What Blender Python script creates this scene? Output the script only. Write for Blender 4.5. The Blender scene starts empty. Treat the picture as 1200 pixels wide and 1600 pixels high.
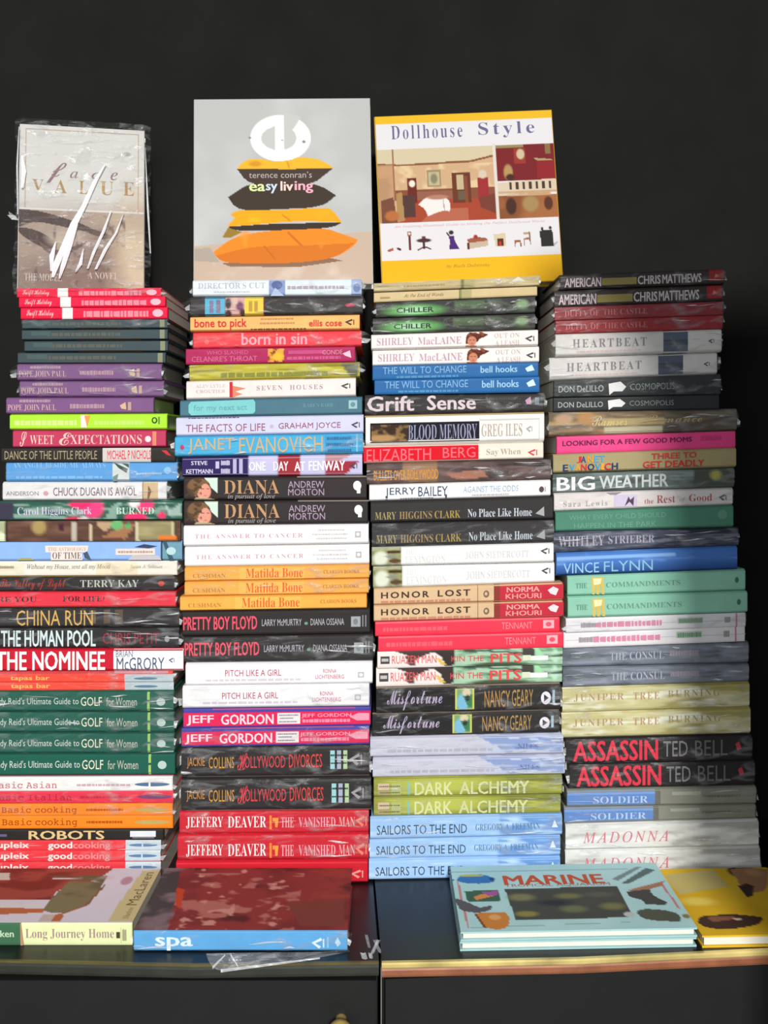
import bpy, math, random
import numpy as np
from mathutils import Vector

# ------------------------------------------------------------------ camera, light, exposure
scene = bpy.context.scene
COL = scene.collection
W, H, F = 1200.0, 1600.0, 1600.0            # frame and focal length in pixels
CAM = Vector((0.0, -1.3, 1.30))
PITCH = math.atan(100 / F)
cam_data = bpy.data.cameras.new('camera')
cam_data.sensor_fit = 'VERTICAL'
cam_data.sensor_height = 36.0
cam_data.lens = 36.0 * F / H
cam_data.clip_start = 0.05
cam = bpy.data.objects.new('camera', cam_data)
cam.location = CAM
cam.rotation_euler = (math.pi / 2 - PITCH, 0, 0)
COL.objects.link(cam)
scene.camera = cam

scene.view_settings.view_transform = 'Standard'
scene.view_settings.look = 'None'
scene.view_settings.gamma = 1.0
scene.view_settings.use_curve_mapping = False
scene.view_settings.exposure = 0.10

world = bpy.data.worlds.new('world')
world.use_nodes = True
world.node_tree.nodes['Background'].inputs[0].default_value = (0.80, 0.90, 1.0, 1)
world.node_tree.nodes['Background'].inputs[1].default_value = 0.13
scene.world = world


def light_dir(az, el):
    """unit vector towards the light: az degrees to the camera's right of the shelf normal, el degrees up"""
    a, e = math.radians(az), math.radians(el)
    return Vector((math.sin(a) * math.cos(e), -math.cos(a) * math.cos(e), math.sin(e)))


SUN_AZ, SUN_EL = 6.0, 25.0
sun_data = bpy.data.lights.new('sun', 'SUN')
sun_data.energy = 3.25
sun_data.angle = math.radians(7.0)
sun_data.color = (1.0, 0.985, 0.95)
sun = bpy.data.objects.new('sun', sun_data)
sun.location = (2, -4, 3)
sun.rotation_euler = light_dir(SUN_AZ, SUN_EL).to_track_quat('Z', 'Y').to_euler()
COL.objects.link(sun)

area_data = bpy.data.lights.new('fill_light', 'AREA')  # added fill lamp, lifts the shaded side; no window behind it
area_data.shape = 'RECTANGLE'
area_data.size, area_data.size_y = 2.2, 1.6
area_data.energy = 36.0
area_data.color = (0.93, 0.97, 1.0)
area = bpy.data.objects.new('fill_light', area_data)
area.location = (-0.6, -3.2, 1.75)
area.rotation_euler = (Vector((-0.6, -3.2, 1.75)) - Vector((0, 0, 1.1))).to_track_quat('Z', 'Y').to_euler()
COL.objects.link(area)

SUN_TO = light_dir(SUN_AZ, SUN_EL)


# ------------------------------------------------------------------ pixel -> place
def ray(x, y):
    dx, dy = (x - W / 2) / F, (H / 2 - y) / F
    c, s = math.cos(PITCH), math.sin(PITCH)
    return Vector((dx, c + dy * s, -s + dy * c))


def U(x, y, Y=0.0):
    """the point at depth Y seen at pixel x, y"""
    d = ray(x, y)
    return CAM + d * ((Y - CAM.y) / d.y)


def U_plane(x, y, p, n):
    d = ray(x, y)
    return CAM + d * ((p - CAM).dot(n) / d.dot(n))


# ------------------------------------------------------------------ materials
def lin(c):
    c = c.lstrip('#')
    out = []
    for i in (0, 2, 4):
        v = int(c[i:i + 2], 16) / 255
        out.append(v / 12.92 if v <= .04045 else ((v + .055) / 1.055) ** 2.4)
    return out


MATS = {}


def mat(color, rough=0.42, var=0.06, bump=0.0, metal=0.0, scale=60.0, spec=0.45, coat=0.0):
    key = (color, rough, var, bump, metal, scale, spec, coat)
    if key in MATS:
        return MATS[key]
    m = bpy.data.materials.new('print_' + color)
    m.use_nodes = True
    nt = m.node_tree
    b = nt.nodes['Principled BSDF']
    r, g, bl = [min(.80, v * .90) for v in lin(color)]
    tc = nt.nodes.new('ShaderNodeTexCoord')
    nz = nt.nodes.new('ShaderNodeTexNoise')
    nz.inputs['Scale'].default_value = scale
    nz.inputs['Detail'].default_value = 4
    nt.links.new(tc.outputs['Object'], nz.inputs['Vector'])
    rp = nt.nodes.new('ShaderNodeValToRGB')
    rp.color_ramp.elements[0].position = .3
    rp.color_ramp.elements[1].position = .7
    k = 1 - var
    rp.color_ramp.elements[0].color = (r * k, g * k, bl * k, 1)
    k = 1 + var
    rp.color_ramp.elements[1].color = (min(1, r * k), min(1, g * k), min(1, bl * k), 1)
    nt.links.new(nz.outputs['Fac'], rp.inputs[0])
    nt.links.new(rp.outputs[0], b.inputs['Base Color'])
    b.inputs['Roughness'].default_value = rough
    b.inputs['Metallic'].default_value = metal
    b.inputs['Specular IOR Level'].default_value = spec
    b.inputs['Coat Weight'].default_value = coat
    b.inputs['Coat Roughness'].default_value = 0.15
    if bump:
        bp = nt.nodes.new('ShaderNodeBump')
        bp.inputs['Strength'].default_value = bump
        bp.inputs['Distance'].default_value = 0.002
        nt.links.new(nz.outputs['Fac'], bp.inputs['Height'])
        nt.links.new(bp.outputs[0], b.inputs['Normal'])
    MATS[key] = m
    return m


def ink(color):
    return mat(color, 0.6, 0.03, 0, 0, 90.0, 0.1)


def print_material():
    if 'print' in MATS:
        return MATS['print']
    m = bpy.data.materials.new('printed_picture')
    m.use_nodes = True
    nt = m.node_tree
    b = nt.nodes['Principled BSDF']
    a = nt.nodes.new('ShaderNodeVertexColor')
    a.layer_name = 'picture'
    nt.links.new(a.outputs['Color'], b.inputs['Base Color'])
    b.inputs['Roughness'].default_value = 0.6
    b.inputs['Specular IOR Level'].default_value = 0.08
    MATS['print'] = m
    return m


def page_material():
    if 'page' in MATS:
        return MATS['page']
    m = bpy.data.materials.new('page_edges')
    m.use_nodes = True
    nt = m.node_tree
    b = nt.nodes['Principled BSDF']
    tc = nt.nodes.new('ShaderNodeTexCoord')
    wv = nt.nodes.new('ShaderNodeTexWave')
    wv.bands_direction = 'Z'
    wv.inputs['Scale'].default_value = 420
    wv.inputs['Distortion'].default_value = 1.5
    rp = nt.nodes.new('ShaderNodeValToRGB')
    rp.color_ramp.elements[0].color = (.60, .57, .47, 1)
    rp.color_ramp.elements[1].color = (.80, .79, .72, 1)
    nt.links.new(tc.outputs['Object'], wv.inputs['Vector'])
    nt.links.new(wv.outputs['Color'], rp.inputs[0])
    nt.links.new(rp.outputs[0], b.inputs['Base Color'])
    b.inputs['Roughness'].default_value = .8
    MATS['page'] = m
    return m


def film_material(name, lo, hi, scale, rough, white, bump=.8):
    """clear crinkled wrapping film: mostly see-through, glossy, whitish where it is creased"""
    if name in MATS:
        return MATS[name]
    m = bpy.data.materials.new(name)
    m.use_nodes = True
    nt = m.node_tree
    nt.nodes.clear()
    out = nt.nodes.new('ShaderNodeOutputMaterial')
    mix = nt.nodes.new('ShaderNodeMixShader')
    tr = nt.nodes.new('ShaderNodeBsdfTransparent')
    tr.inputs[0].default_value = (.97, .98, .98, 1)
    b = nt.nodes.new('ShaderNodeBsdfPrincipled')
    b.inputs['Base Color'].default_value = (white, white, white * 1.02, 1)
    b.inputs['Roughness'].default_value = rough
    b.inputs['Specular IOR Level'].default_value = .8
    tc = nt.nodes.new('ShaderNodeTexCoord')
    mp = nt.nodes.new('ShaderNodeMapping')
    mp.inputs['Scale'].default_value = (1, 1, 3.2)
    mp.inputs['Rotation'].default_value = (0, .35, 0)
    nz = nt.nodes.new('ShaderNodeTexNoise')
    nz.inputs['Scale'].default_value = scale
    nz.inputs['Detail'].default_value = 5
    nz.inputs['Distortion'].default_value = 1.2
    nt.links.new(tc.outputs['Object'], mp.inputs[0])
    nt.links.new(mp.outputs[0], nz.inputs['Vector'])
    mr = nt.nodes.new('ShaderNodeMapRange')
    mr.inputs['From Min'].default_value = .50
    mr.inputs['From Max'].default_value = .74
    mr.inputs['To Min'].default_value = lo
    mr.inputs['To Max'].default_value = hi
    nt.links.new(nz.outputs['Fac'], mr.inputs[0])
    bp = nt.nodes.new('ShaderNodeBump')
    bp.inputs['Strength'].default_value = bump
    bp.inputs['Distance'].default_value = .004
    nt.links.new(nz.outputs['Fac'], bp.inputs['Height'])
    nt.links.new(bp.outputs[0], b.inputs['Normal'])
    nt.links.new(mr.outputs[0], mix.inputs[0])
    nt.links.new(tr.outputs[0], mix.inputs[1])
    nt.links.new(b.outputs[0], mix.inputs[2])
    nt.links.new(mix.outputs[0], out.inputs[0])
    MATS[name] = m
    return m


def film():
    return film_material('clear_film', .02, .28, 26.0, .2, .5)


def crease():
    return film_material('film_crease', .40, .92, 60.0, .2, .92, .25)  # milky folds, whitened further in colour to stand in for glints


def glint_crease():
    return film_material('film_glint_crease', .78, .98, 60.0, .2, .95, .15)  # near-white ridges: glints on the film put in as colour


# ------------------------------------------------------------------ mesh collector
class MB:
    def __init__(self, origin=Vector((0, 0, 0))):
        self.o = origin
        self.v, self.f, self.mi, self.mats, self.c = [], [], [], [], {}

    def slot(self, m):
        if m not in self.mats:
            self.mats.append(m)
        return self.mats.index(m)

    def face(self, pts, m):
        n = len(self.v)
        self.v += [tuple(p - self.o) for p in pts]
        self.f.append(tuple(range(n, n + len(pts))))
        self.mi.append(self.slot(m))

    def mesh(self, pts, faces, m):
        n = len(self.v)
        self.v += [tuple(p - self.o) for p in pts]
        s = self.slot(m)
        for f in faces:
            self.f.append(tuple(i + n for i in f))
            self.mi.append(s)

    def box(self, P, u0, u1, v0, v1, d0, d1, m):
        p = [P(u, v, d) for d in (d0, d1) for v in (v0, v1) for u in (u0, u1)]
        self.mesh(p, [(0, 1, 3, 2), (5, 4, 6, 7), (4, 0, 2, 6), (1, 5, 7, 3), (2, 3, 7, 6), (4, 5, 1, 0)], m)

    def grid(self, P, u0, u1, v0, v1, d, arr):
        """arr: (ny+1, nx+1, 3) linear colours, row 0 at the top"""
        ny, nx = arr.shape[0] - 1, arr.shape[1] - 1
        n = len(self.v)
        for j in range(ny + 1):
            for i in range(nx + 1):
                v = v1 + (v0 - v1) * j / ny
                self.c[len(self.v)] = arr[j, i]
                self.v.append(tuple(P(u0 + (u1 - u0) * i / nx, v, d) - self.o))
        s = self.slot(print_material())
        for j in range(ny):
            for i in range(nx):
                a = n + j * (nx + 1) + i
                self.f.append((a, a + nx + 1, a + nx + 2, a + 1))
                self.mi.append(s)

    def build(self, name, parent=None, smooth=False):
        me = bpy.data.meshes.new(name)
        me.from_pydata(self.v, [], self.f)
        for m in self.mats:
            me.materials.append(m)
        me.polygons.foreach_set('material_index', self.mi)
        if smooth:
            me.polygons.foreach_set('use_smooth', [True] * len(self.f))
        if self.c:
            at = me.color_attributes.new('picture', 'FLOAT_COLOR', 'POINT')
            buf = np.ones((len(self.v), 4), dtype=np.float32)
            for i, col in self.c.items():
                buf[i, :3] = col
            at.data.foreach_set('color', buf.ravel())
        me.update()
        o = bpy.data.objects.new(name, me)
        COL.objects.link(o)
        if parent is not None:
            o.parent = parent
        return o


def thing(name, label, cat, loc, group=None):
    o = bpy.data.objects.new(name, None)
    o.empty_display_size = .02
    o.location = loc
    COL.objects.link(o)
    o['label'] = label
    o['category'] = cat
    if group:
        o['group'] = group
    return o


# ------------------------------------------------------------------ lettering
def alnum(t, up, lo, dig=None, holes={}):
    out = []
    for ch in t:
        if ch in holes:
            out.append(holes[ch])
        elif 'A' <= ch <= 'Z':
            out.append(chr(up + ord(ch) - 65))
        elif 'a' <= ch <= 'z':
            out.append(chr(lo + ord(ch) - 97))
        elif dig and ch.isdigit():
            out.append(chr(dig + ord(ch) - 48))
        else:
            out.append(ch)
    return ''.join(out)


TEXTS = {}


def text_shape(t, style):
    """(points 0..1 in the text's own box, faces); styles: s sans, b bold, r serif, i italic, c script, m typewriter, capitals B R I widely spaced"""
    if (t, style) in TEXTS:
        return TEXTS[(t, style)]
    body = t
    if style in 'rR':
        body = alnum(t, 0x1D400, 0x1D41A, 0x1D7CE)
    elif style in 'iI':
        body = alnum(t, 0x1D434, 0x1D44E, None, {'h': '\u210e'})
    elif style == 'c':
        body = alnum(t, 0x1D4D0, 0x1D4EA)
    elif style == 'm':
        body = alnum(t, 0x1D670, 0x1D68A, 0x1D7F6)
    cu = bpy.data.curves.new('lettering', 'FONT')
    cu.body = body
    cu.size = 1
    cu.resolution_u = 2
    if style in 'rR':
        cu.offset = -.008
    if style in 'RIB':
        cu.space_character = 1.3
    ob = bpy.data.objects.new('lettering', cu)
    COL.objects.link(ob)
    bpy.context.view_layer.update()
    dg = bpy.context.evaluated_depsgraph_get()
    me = ob.evaluated_get(dg).to_mesh()
    pts = [v.co.copy() for v in me.vertices]
    fs = [tuple(p.vertices) for p in me.polygons]
    if style in 'bB':                                   # heavier strokes
        n, pts0, fs0 = len(pts), pts, fs
        pts = [p + Vector((dx, dy, 0)) for dx, dy in ((-.022, -.01), (.022, -.01), (-.022, .01), (.022, .01)) for p in pts0]
        fs = [tuple(i + k * n for i in f) for k in range(4) for f in fs0]
    ob.evaluated_get(dg).to_mesh_clear()
    bpy.data.objects.remove(ob)
    bpy.data.curves.remove(cu)
    if not pts:
        TEXTS[(t, style)] = ([], [])
        return TEXTS[(t, style)]
    x0, x1 = min(p.x for p in pts), max(p.x for p in pts)
    y0, y1 = min(p.y for p in pts), max(p.y for p in pts)
    k = len(pts) // 4 if style in 'bB' else len(pts)
    out = [((p.x - x0) / (x1 - x0 or 1), (p.y - y0) / (y1 - y0 or 1), i // k) for i, p in enumerate(pts)]
    TEXTS[(t, style)] = (out, fs)
    return TEXTS[(t, style)]


def put_text(mb, P, u0, u1, v0, v1, d, t, m, style='s', shear=0.0):
    pts, fs = text_shape(t, style)
    sg = 1 if d > 0 else -1
    mb.mesh([P(u0 + (u1 - u0) * (a + shear * b), v0 + (v1 - v0) * b, d + sg * .00006 * k) for a, b, k in pts], fs, m)


# ------------------------------------------------------------------ printed pictures
RNG = np.random.default_rng(5)


def fbm(ny, nx, cells, seed):
    r = np.random.default_rng(seed)
    out = np.zeros((ny, nx))
    amp, tot = 1.0, 0.0
    for _ in range(3):
        cy, cx = max(2, cells), max(2, cells)
        g = r.random((cy + 1, cx + 1))
        y, x = np.linspace(0, cy - 1e-6, ny), np.linspace(0, cx - 1e-6, nx)
        yi, xi = y.astype(int), x.astype(int)
        fy, fx = (y - yi)[:, None], (x - xi)[None, :]
        a, b = g[yi][:, xi], g[yi][:, xi + 1]
        c, d = g[yi + 1][:, xi], g[yi + 1][:, xi + 1]
        out += amp * ((a * (1 - fx) + b * fx) * (1 - fy) + (c * (1 - fx) + d * fx) * fy)
        tot += amp
        amp *= .5
        cells *= 2
    return out / tot


def rounded(pl):
    """soften a printed outline's shallow corners, keeping its sharp tips"""
    for _ in range(2):
        out, n = [], len(pl)
        for i in range(n):
            (xa, ya), (x, y), (xb, yb) = pl[i - 1], pl[i], pl[(i + 1) % n]
            ax, ay, bx, by = x - xa, y - ya, xb - x, yb - y
            c = (ax * bx + ay * by) / ((math.hypot(ax, ay) * math.hypot(bx, by)) or 1)
            if c > .35:
                out += [(x - ax * .25, y - ay * .25), (x + bx * .25, y + by * .25)]
            else:
                out.append((x, y))
        pl = out
    return pl


def paint(nx, ny, bg, ops, k=.92):
    """a printed picture: ops laid over a ground, coordinates 0..1 from the top-left corner of the print"""
    X, Y = np.meshgrid(np.linspace(0, 1, nx + 1), np.linspace(0, 1, ny + 1))
    A = np.ones((ny + 1, nx + 1, 3)) * np.array(lin(bg))
    for op in ops:
        kind = op[0]
        if kind == 'e':                                # ellipse cx cy rx ry colour softness
            _, cx, cy, rx, ry, c, s = op
            r = np.sqrt(((X - cx) / rx) ** 2 + ((Y - cy) / ry) ** 2)
            a = np.clip((1 + s / 2 - r) / max(s, 1e-3), 0, 1)
        elif kind == 'r':                                 # rectangle x0 y0 x1 y1 colour
            _, x0, y0, x1, y1, c = op
            a = ((X >= x0) & (X <= x1) & (Y >= y0) & (Y <= y1)).astype(float)
        elif kind == 'p':                                 # polygon
            _, pl, c = op
            if len(pl) > 5:
                pl = rounded(pl)
            a = np.zeros(X.shape, bool)
            n = len(pl)
            for i in range(n):
                (xa, ya), (xb, yb) = pl[i], pl[(i + 1) % n]
                if ya == yb:
                    continue
                cr = ((ya > Y) != (yb > Y)) & (X < (xb - xa) * (Y - ya) / (yb - ya) + xa)
                a ^= cr
            a = a.astype(float)
        elif kind == 'n':                                 # mottling: colour cells threshold softness seed (x0 y0 x1 y1)
            _, c, cells, th, s, seed = op[:6]
            a = np.clip((fbm(ny + 1, nx + 1, cells, seed) - th) / s, 0, 1)
            if len(op) > 6:
                x0, y0, x1, y1 = op[6]
                a = a * ((X >= x0) & (X <= x1) & (Y >= y0) & (Y <= y1))
        elif kind == 'l':                                 # line x0 y0 x1 y1 halfwidth colour
            _, x0, y0, x1, y1, w, c = op
            dx, dy = x1 - x0, y1 - y0
            t = np.clip(((X - x0) * dx + (Y - y0) * dy) / (dx * dx + dy * dy), 0, 1)
            a = (np.hypot(X - x0 - t * dx, Y - y0 - t * dy) < w).astype(float)
        elif kind == 'g':                                 # printed colour wash between two heights
            _, y0, y1, c = op
            a = np.clip((Y - y0) / (y1 - y0), 0, 1)
        A = A * (1 - a[..., None]) + a[..., None] * np.array(lin(c))
    return A * k


# ------------------------------------------------------------------ the setting
SHELF_L = U(430, 1380).z                                  # top of the cabinet under the first two stacks
RA, RB = U(578, 1377.5), U(1187, 1366)                      # the other cabinet's top is slightly out of level
R_DIR = (RB - RA).normalized()
R_N = Vector((-R_DIR.z, 0, R_DIR.x))
WALL_Y = .190


def quad_box(pts_top, drop, m, mb):
    """a slab: four top corners (front-left, front-right, back-right, back-left) and its thickness"""
    t = [Vector(p) for p in pts_top]
    b = [p - Vector((0, 0, drop)) for p in t]
    mb.mesh(t + b, [(0, 1, 2, 3), (7, 6, 5, 4), (4, 5, 1, 0), (5, 6, 2, 1), (6, 7, 3, 2), (7, 4, 0, 3)], m)


def world_box(mb, x0, x1, y0, y1, z0, z1, m):
    quad_box([(x0, y0, z1), (x1, y0, z1), (x1, y1, z1), (x0, y1, z1)], z1 - z0, m, mb)


def structure(name, mb):
    o = mb.build(name)
    o['kind'] = 'structure'
    return o


black_wall = mat('1f1f1d', .95, .10, .25, 0, 14.0, .08)
mb = MB(); world_box(mb, -1.6, 1.6, WALL_Y + .004, WALL_Y + .1, 0, 2.6, black_wall); structure('wall_back', mb)
mb = MB(); world_box(mb, -1.6, 1.6, -4.2, WALL_Y + .1, -.05, 0, mat('5a5650', .6, .12, .1, 0, 6.0)); structure('floor', mb)

# added panel out of view, shaped to throw shade on the last stack's far end
blocker = mat('3a3733', .7, .08)
mb = MB()
YJ = -.55


def blocker_x(x, y):
    """where the light that reaches pixel x, y of the stacks passes the added panel"""
    p = U(x, y, 0)
    q = p + SUN_TO * ((YJ - p.y) / SUN_TO.y)
    return q


EDGE = [(1075, 1560), (1072, 1400), (1062, 1250), (1052, 1050), (1040, 850), (1025, 700), (995, 580), (940, 490), (885, 440), (850, 405), (848, 385), (860, 375), (1000, 368), (1260, 350)]  # outline follows the shade wanted on the stacks
pl = [blocker_x(*e) for e in EDGE]
pl = [Vector((pl[0].x, YJ, .0))] + pl + [Vector((1.5, YJ, pl[-1].z)), Vector((1.5, YJ, 0))]
fr = [Vector((p.x, YJ, p.z)) for p in pl]
bk_ = [Vector((p.x + .01, YJ + .04, p.z)) for p in pl]
n = len(pl)
mb.mesh(fr + bk_, [tuple(range(n)), tuple(range(2 * n - 1, n - 1, -1))] + [(i, i + n, (i + 1) % n + n, (i + 1) % n) for i in range(n)], blocker)
structure('shade_panel_right', mb)

# ---- cabinets
black_top = mat('101114', .33, .15, .06, 0, 30.0, .4)
black_panel = mat('161616', .6, .10, .15, 0, 20.0, .3)
gold = mat('b08a4a', .35, .20, .05, .35, 30.0, .5)
wood_red = mat('9a5f42', .4, .18, .1, .1, 40.0, .5)
brass = mat('f0d080', .32, .08, 0, .65, 30.0)
dull_lip = mat('30332b', .35, .16, .3, 0, 35.0, .5)

zl = Vector((0, 0, SHELF_L))
up = Vector((0, 0, 1))
ftL = [U_plane(x, y, zl, up) for x, y in ((-60, 1498), (300, 1506), (592, 1502))]
cabL = thing('display_cabinet', 'black cabinet with a brass knob, carrying the spa and journey books', 'cabinet', (-.35, -.05, 0), 'black display cabinets')
oL = Vector((-.35, -.05, 0))
XL = -.95
xe = ftL[2].x
mb = MB(oL)
fl = Vector((XL, ftL[0].y, SHELF_L))
quad = [fl, ftL[0], ftL[1], ftL[2], Vector((-.0225, WALL_Y, SHELF_L)), Vector((XL, WALL_Y, SHELF_L))]
mb.mesh(quad + [p - Vector((0, 0, .014)) for p in quad], [tuple(range(6)), tuple(range(11, 5, -1))] + [(i, i + 6, (i + 1) % 6 + 6, (i + 1) % 6) for i in range(6)], black_top)
mb.build('countertop', cabL)


def strip(mb, line, y_out, z0, z1, m):
    """a moulding that runs along a polyline of front-edge points, from z0 to z1 below it, y_out in front"""
    pts = []
    for p in line:
        for dy, dz in ((0, z0), (-y_out * .8, z0), (-y_out, (z0 * 3 + z1) / 4), (-y_out, (z0 + 3 * z1) / 4), (-y_out * .8, z1), (0, z1)):
            pts.append(p + Vector((0, dy, dz)))
    n = len(line)
    fs = []
    for i in range(n - 1):
        for k in range(6):
            a, b = i * 6 + k, i * 6 + (k + 1) % 6
            fs.append((a, b, b + 6, a + 6))
    fs += [tuple(range(6)), tuple(range((n - 1) * 6 + 5, (n - 1) * 6 - 1, -1))]
    mb.mesh(pts, fs, m)


lineL = [fl, ftL[0], ftL[1], ftL[2]]
mb = MB(oL); strip(mb, lineL, .004, .0008, -.0022, mat('6a6038', .35, .25, .05, .3, 25.0)); mb.build('gold_bead', cabL)
mb = MB(oL); strip(mb, lineL, .003, -.0024, -.0150, dull_lip); mb.build('edge_trim', cabL)
fy = max(p.y for p in ftL) + .004
mb = MB(oL); world_box(mb, XL, xe - .0015, fy, WALL_Y, .06, SHELF_L - .016, black_panel); mb.build('carcass', cabL)
mb = MB(oL); world_box(mb, XL + .01, xe - .003, fy - .016, fy - .001, .10, SHELF_L - .0185, black_panel)
dr = mb.build('door', cabL)
# brass knob on the door
kn = U(533, 1592, fy - .016)
prof = [(0, .006), (.004, .006), (.008, .005), (.012, .0055), (.016, .009), (.021, .0125), (.027, .0135), (.032, .0115), (.0355, .007), (.037, .0)]
seg = 28
pts, fs = [], []
for d, r in prof:
    for k in range(seg):
        a = 2 * math.pi * k / seg
        pts.append(Vector((kn.x + r * math.cos(a), fy - .016 - d, kn.z + r * math.sin(a))))
for i in range(len(prof) - 1):
    for k in range(seg):
        fs.append((i * seg + k, i * seg + (k + 1) % seg, (i + 1) * seg + (k + 1) % seg, (i + 1) * seg + k))
mb = MB(oL); mb.mesh(pts, fs, brass); mb.build('knob', dr, True)
mb = MB(oL); world_box(mb, XL, xe - .002, fy + .02, WALL_Y, 0, .06, black_panel); mb.build('plinth', cabL)

ftR = [U_plane(x, y, RA, R_N) for x, y in ((596.5, 1502), (900, 1496), (1240, 1480))]
cabR = thing('display_cabinet', 'black cabinet with gold and wood edging, carrying the marine books', 'cabinet', (.45, -.05, 0), 'black display cabinets')
oR = Vector((.45, -.05, 0))


def onR(x, y):
    """a point of the second cabinet's top"""
    return Vector((x, y, RA.z + (x - RA.x) * R_DIR.z / R_DIR.x))


XR = .95
fr_end = ftR[2] + (ftR[2] - ftR[1]) * ((XR - ftR[2].x) / (ftR[2].x - ftR[1].x))
quad = [ftR[0], ftR[1], ftR[2], fr_end, onR(XR, WALL_Y), onR(-.0205, WALL_Y)]
mb = MB(oR)
mb.mesh(quad + [p - Vector((0, 0, .014)) for p in quad], [tuple(range(6)), tuple(range(11, 5, -1))] + [(i, i + 6, (i + 1) % 6 + 6, (i + 1) % 6) for i in range(6)], black_top)
mb.build('countertop', cabR)
lineR = [ftR[0], ftR[1], ftR[2], fr_end]
mb = MB(oR); strip(mb, lineR, .006, .0006, -.0062, mat('e6cf84', .22, .35, .02, .35, 16.0)); mb.build('gold_edge', cabR)
mb = MB(oR); strip(mb, lineR, .004, -.0064, -.0165, wood_red); mb.build('wood_edge', cabR)
xs = ftR[0].x
carc = [(xs + .001, ftR[0].y + .012), (fr_end.x, fr_end.y + .012), (XR, WALL_Y), (xs + .001, WALL_Y)]
mb = MB(oR); quad_box([onR(x, y) - Vector((0, 0, .0175)) for x, y in carc], SHELF_L - .08, black_panel, mb); mb.build('carcass', cabR)
dp = [(xs + .004, ftR[0].y - .003), (fr_end.x - .01, fr_end.y - .003), (fr_end.x - .01, fr_end.y + .011), (xs + .004, ftR[0].y + .011)]
mb = MB(oR); quad_box([onR(x, y) - Vector((0, 0, .019)) for x, y in dp], SHELF_L - .12, black_panel, mb); mb.build('door', cabR)
# pale end strip in the joint between the two cabinets
mb = MB(oR); world_box(mb, xs - .0012, xs + .0002, ftR[0].y - .004, ftR[0].y + .1, .06, SHELF_L - .003, mat('6e6c66', .5, .1)); mb.build('joint_strip', cabR)
mb = MB(oR); world_box(mb, xs + .002, XR, ftR[0].y + .03, WALL_Y, 0, .09, black_panel); mb.build('plinth', cabR)


# ------------------------------------------------------------------ books
def bilinear(TL, TR, BL, BR):
    def P(u, v, d):
        p = (BL * (1 - u) + BR * u) * (1 - v) + (TL * (1 - u) + TR * u) * v
        return p + Vector((0, d, 0))
    return P


PICS = {}
rnd = random.Random(11)


def print_on(mb, Q, P, els, conv):
    """els: printed blocks, pictures, lettering, in photo x and in fractions of the height from the top"""
    for i, e in enumerate(els):
        k = e[0]
        d = -.00018 - .00007 * i
        if k == 't':
            _, x0, x1, v0, v1, t, c, st = e
            put_text(mb, P, conv(x0), conv(x1), 1 - v1, 1 - v0, d - .0003, t, ink(c), st)
        elif k == 'b':
            _, x0, x1, v0, v1, c = e
            u0, u1 = conv(x0), conv(x1)
            n = max(1, int(round((v1 - v0) * 10)))
            pts = [Q(u, 1 - v0 + (v0 - v1) * j / n, d) for j in range(n + 1) for u in (u0, u1)]
            mb.mesh(pts, [(2 * j, 2 * j + 2, 2 * j + 3, 2 * j + 1) for j in range(n)], ink(c))
        elif k == 'p':
            _, pl, c = e
            pts = [P(conv(x), 1 - v, d) for x, v in pl]
            mb.mesh(pts, [tuple(range(len(pts)))], ink(c))
        elif k == 'e':
            _, x0, x1, v0, v1, c = e
            u0, u1 = conv(x0), conv(x1)
            pts = [P((u0 + u1) / 2 + (u1 - u0) / 2 * math.cos(a * math.pi / 10), 1 - (v0 + v1) / 2 + (v1 - v0) / 2 * math.sin(a * math.pi / 10), d) for a in range(20)]
            mb.mesh(pts, [tuple(range(20))], ink(c))
        elif k == 'l':                                  # a line of print too small to read
            _, x0, x1, v0, v1, c = e
            x = x0
            span = abs(x1 - x0)
            while x < x1 - span * .02:
                w = min(x1 - x, span * (.03 + .07 * rnd.random()))
                q = (v1 - v0) * .18 * rnd.random()
                p = [Q(conv(a), 1 - b, d) for a, b in ((x, v0 + q), (x, v1 - q * .6), (x + w, v1), (x + w, v0 + q * .5))]
                mb.mesh(p, [(0, 1, 2, 3)], ink(c))
                x += w + span * .014
        elif k == 'v':                                  # the small striding figure of a publisher's mark
            _, x0, x1, v0, v1, c = e
            f = lambda a, b: (conv(x0 + (x1 - x0) * a), 1 - (v0 + (v1 - v0) * b))
            for pl in ([(0, .45), (.75, 0), (.85, .22), (.3, .5)], [(0, .45), (.3, .5), (.75, .8), (.6, 1)], [(.9, .1), (1, .1), (1, .9), (.9, .9)]):
                mb.mesh([P(*f(a, b), d) for a, b in pl], [tuple(range(len(pl)))], ink(c))
        elif k == 'r':
            _, x0, x1, v0, v1, name = e
            mb.grid(lambda u, v, dd: Q(u, v, d), conv(x0), conv(x1), 1 - v1, 1 - v0, d, PICS[name]())


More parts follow.
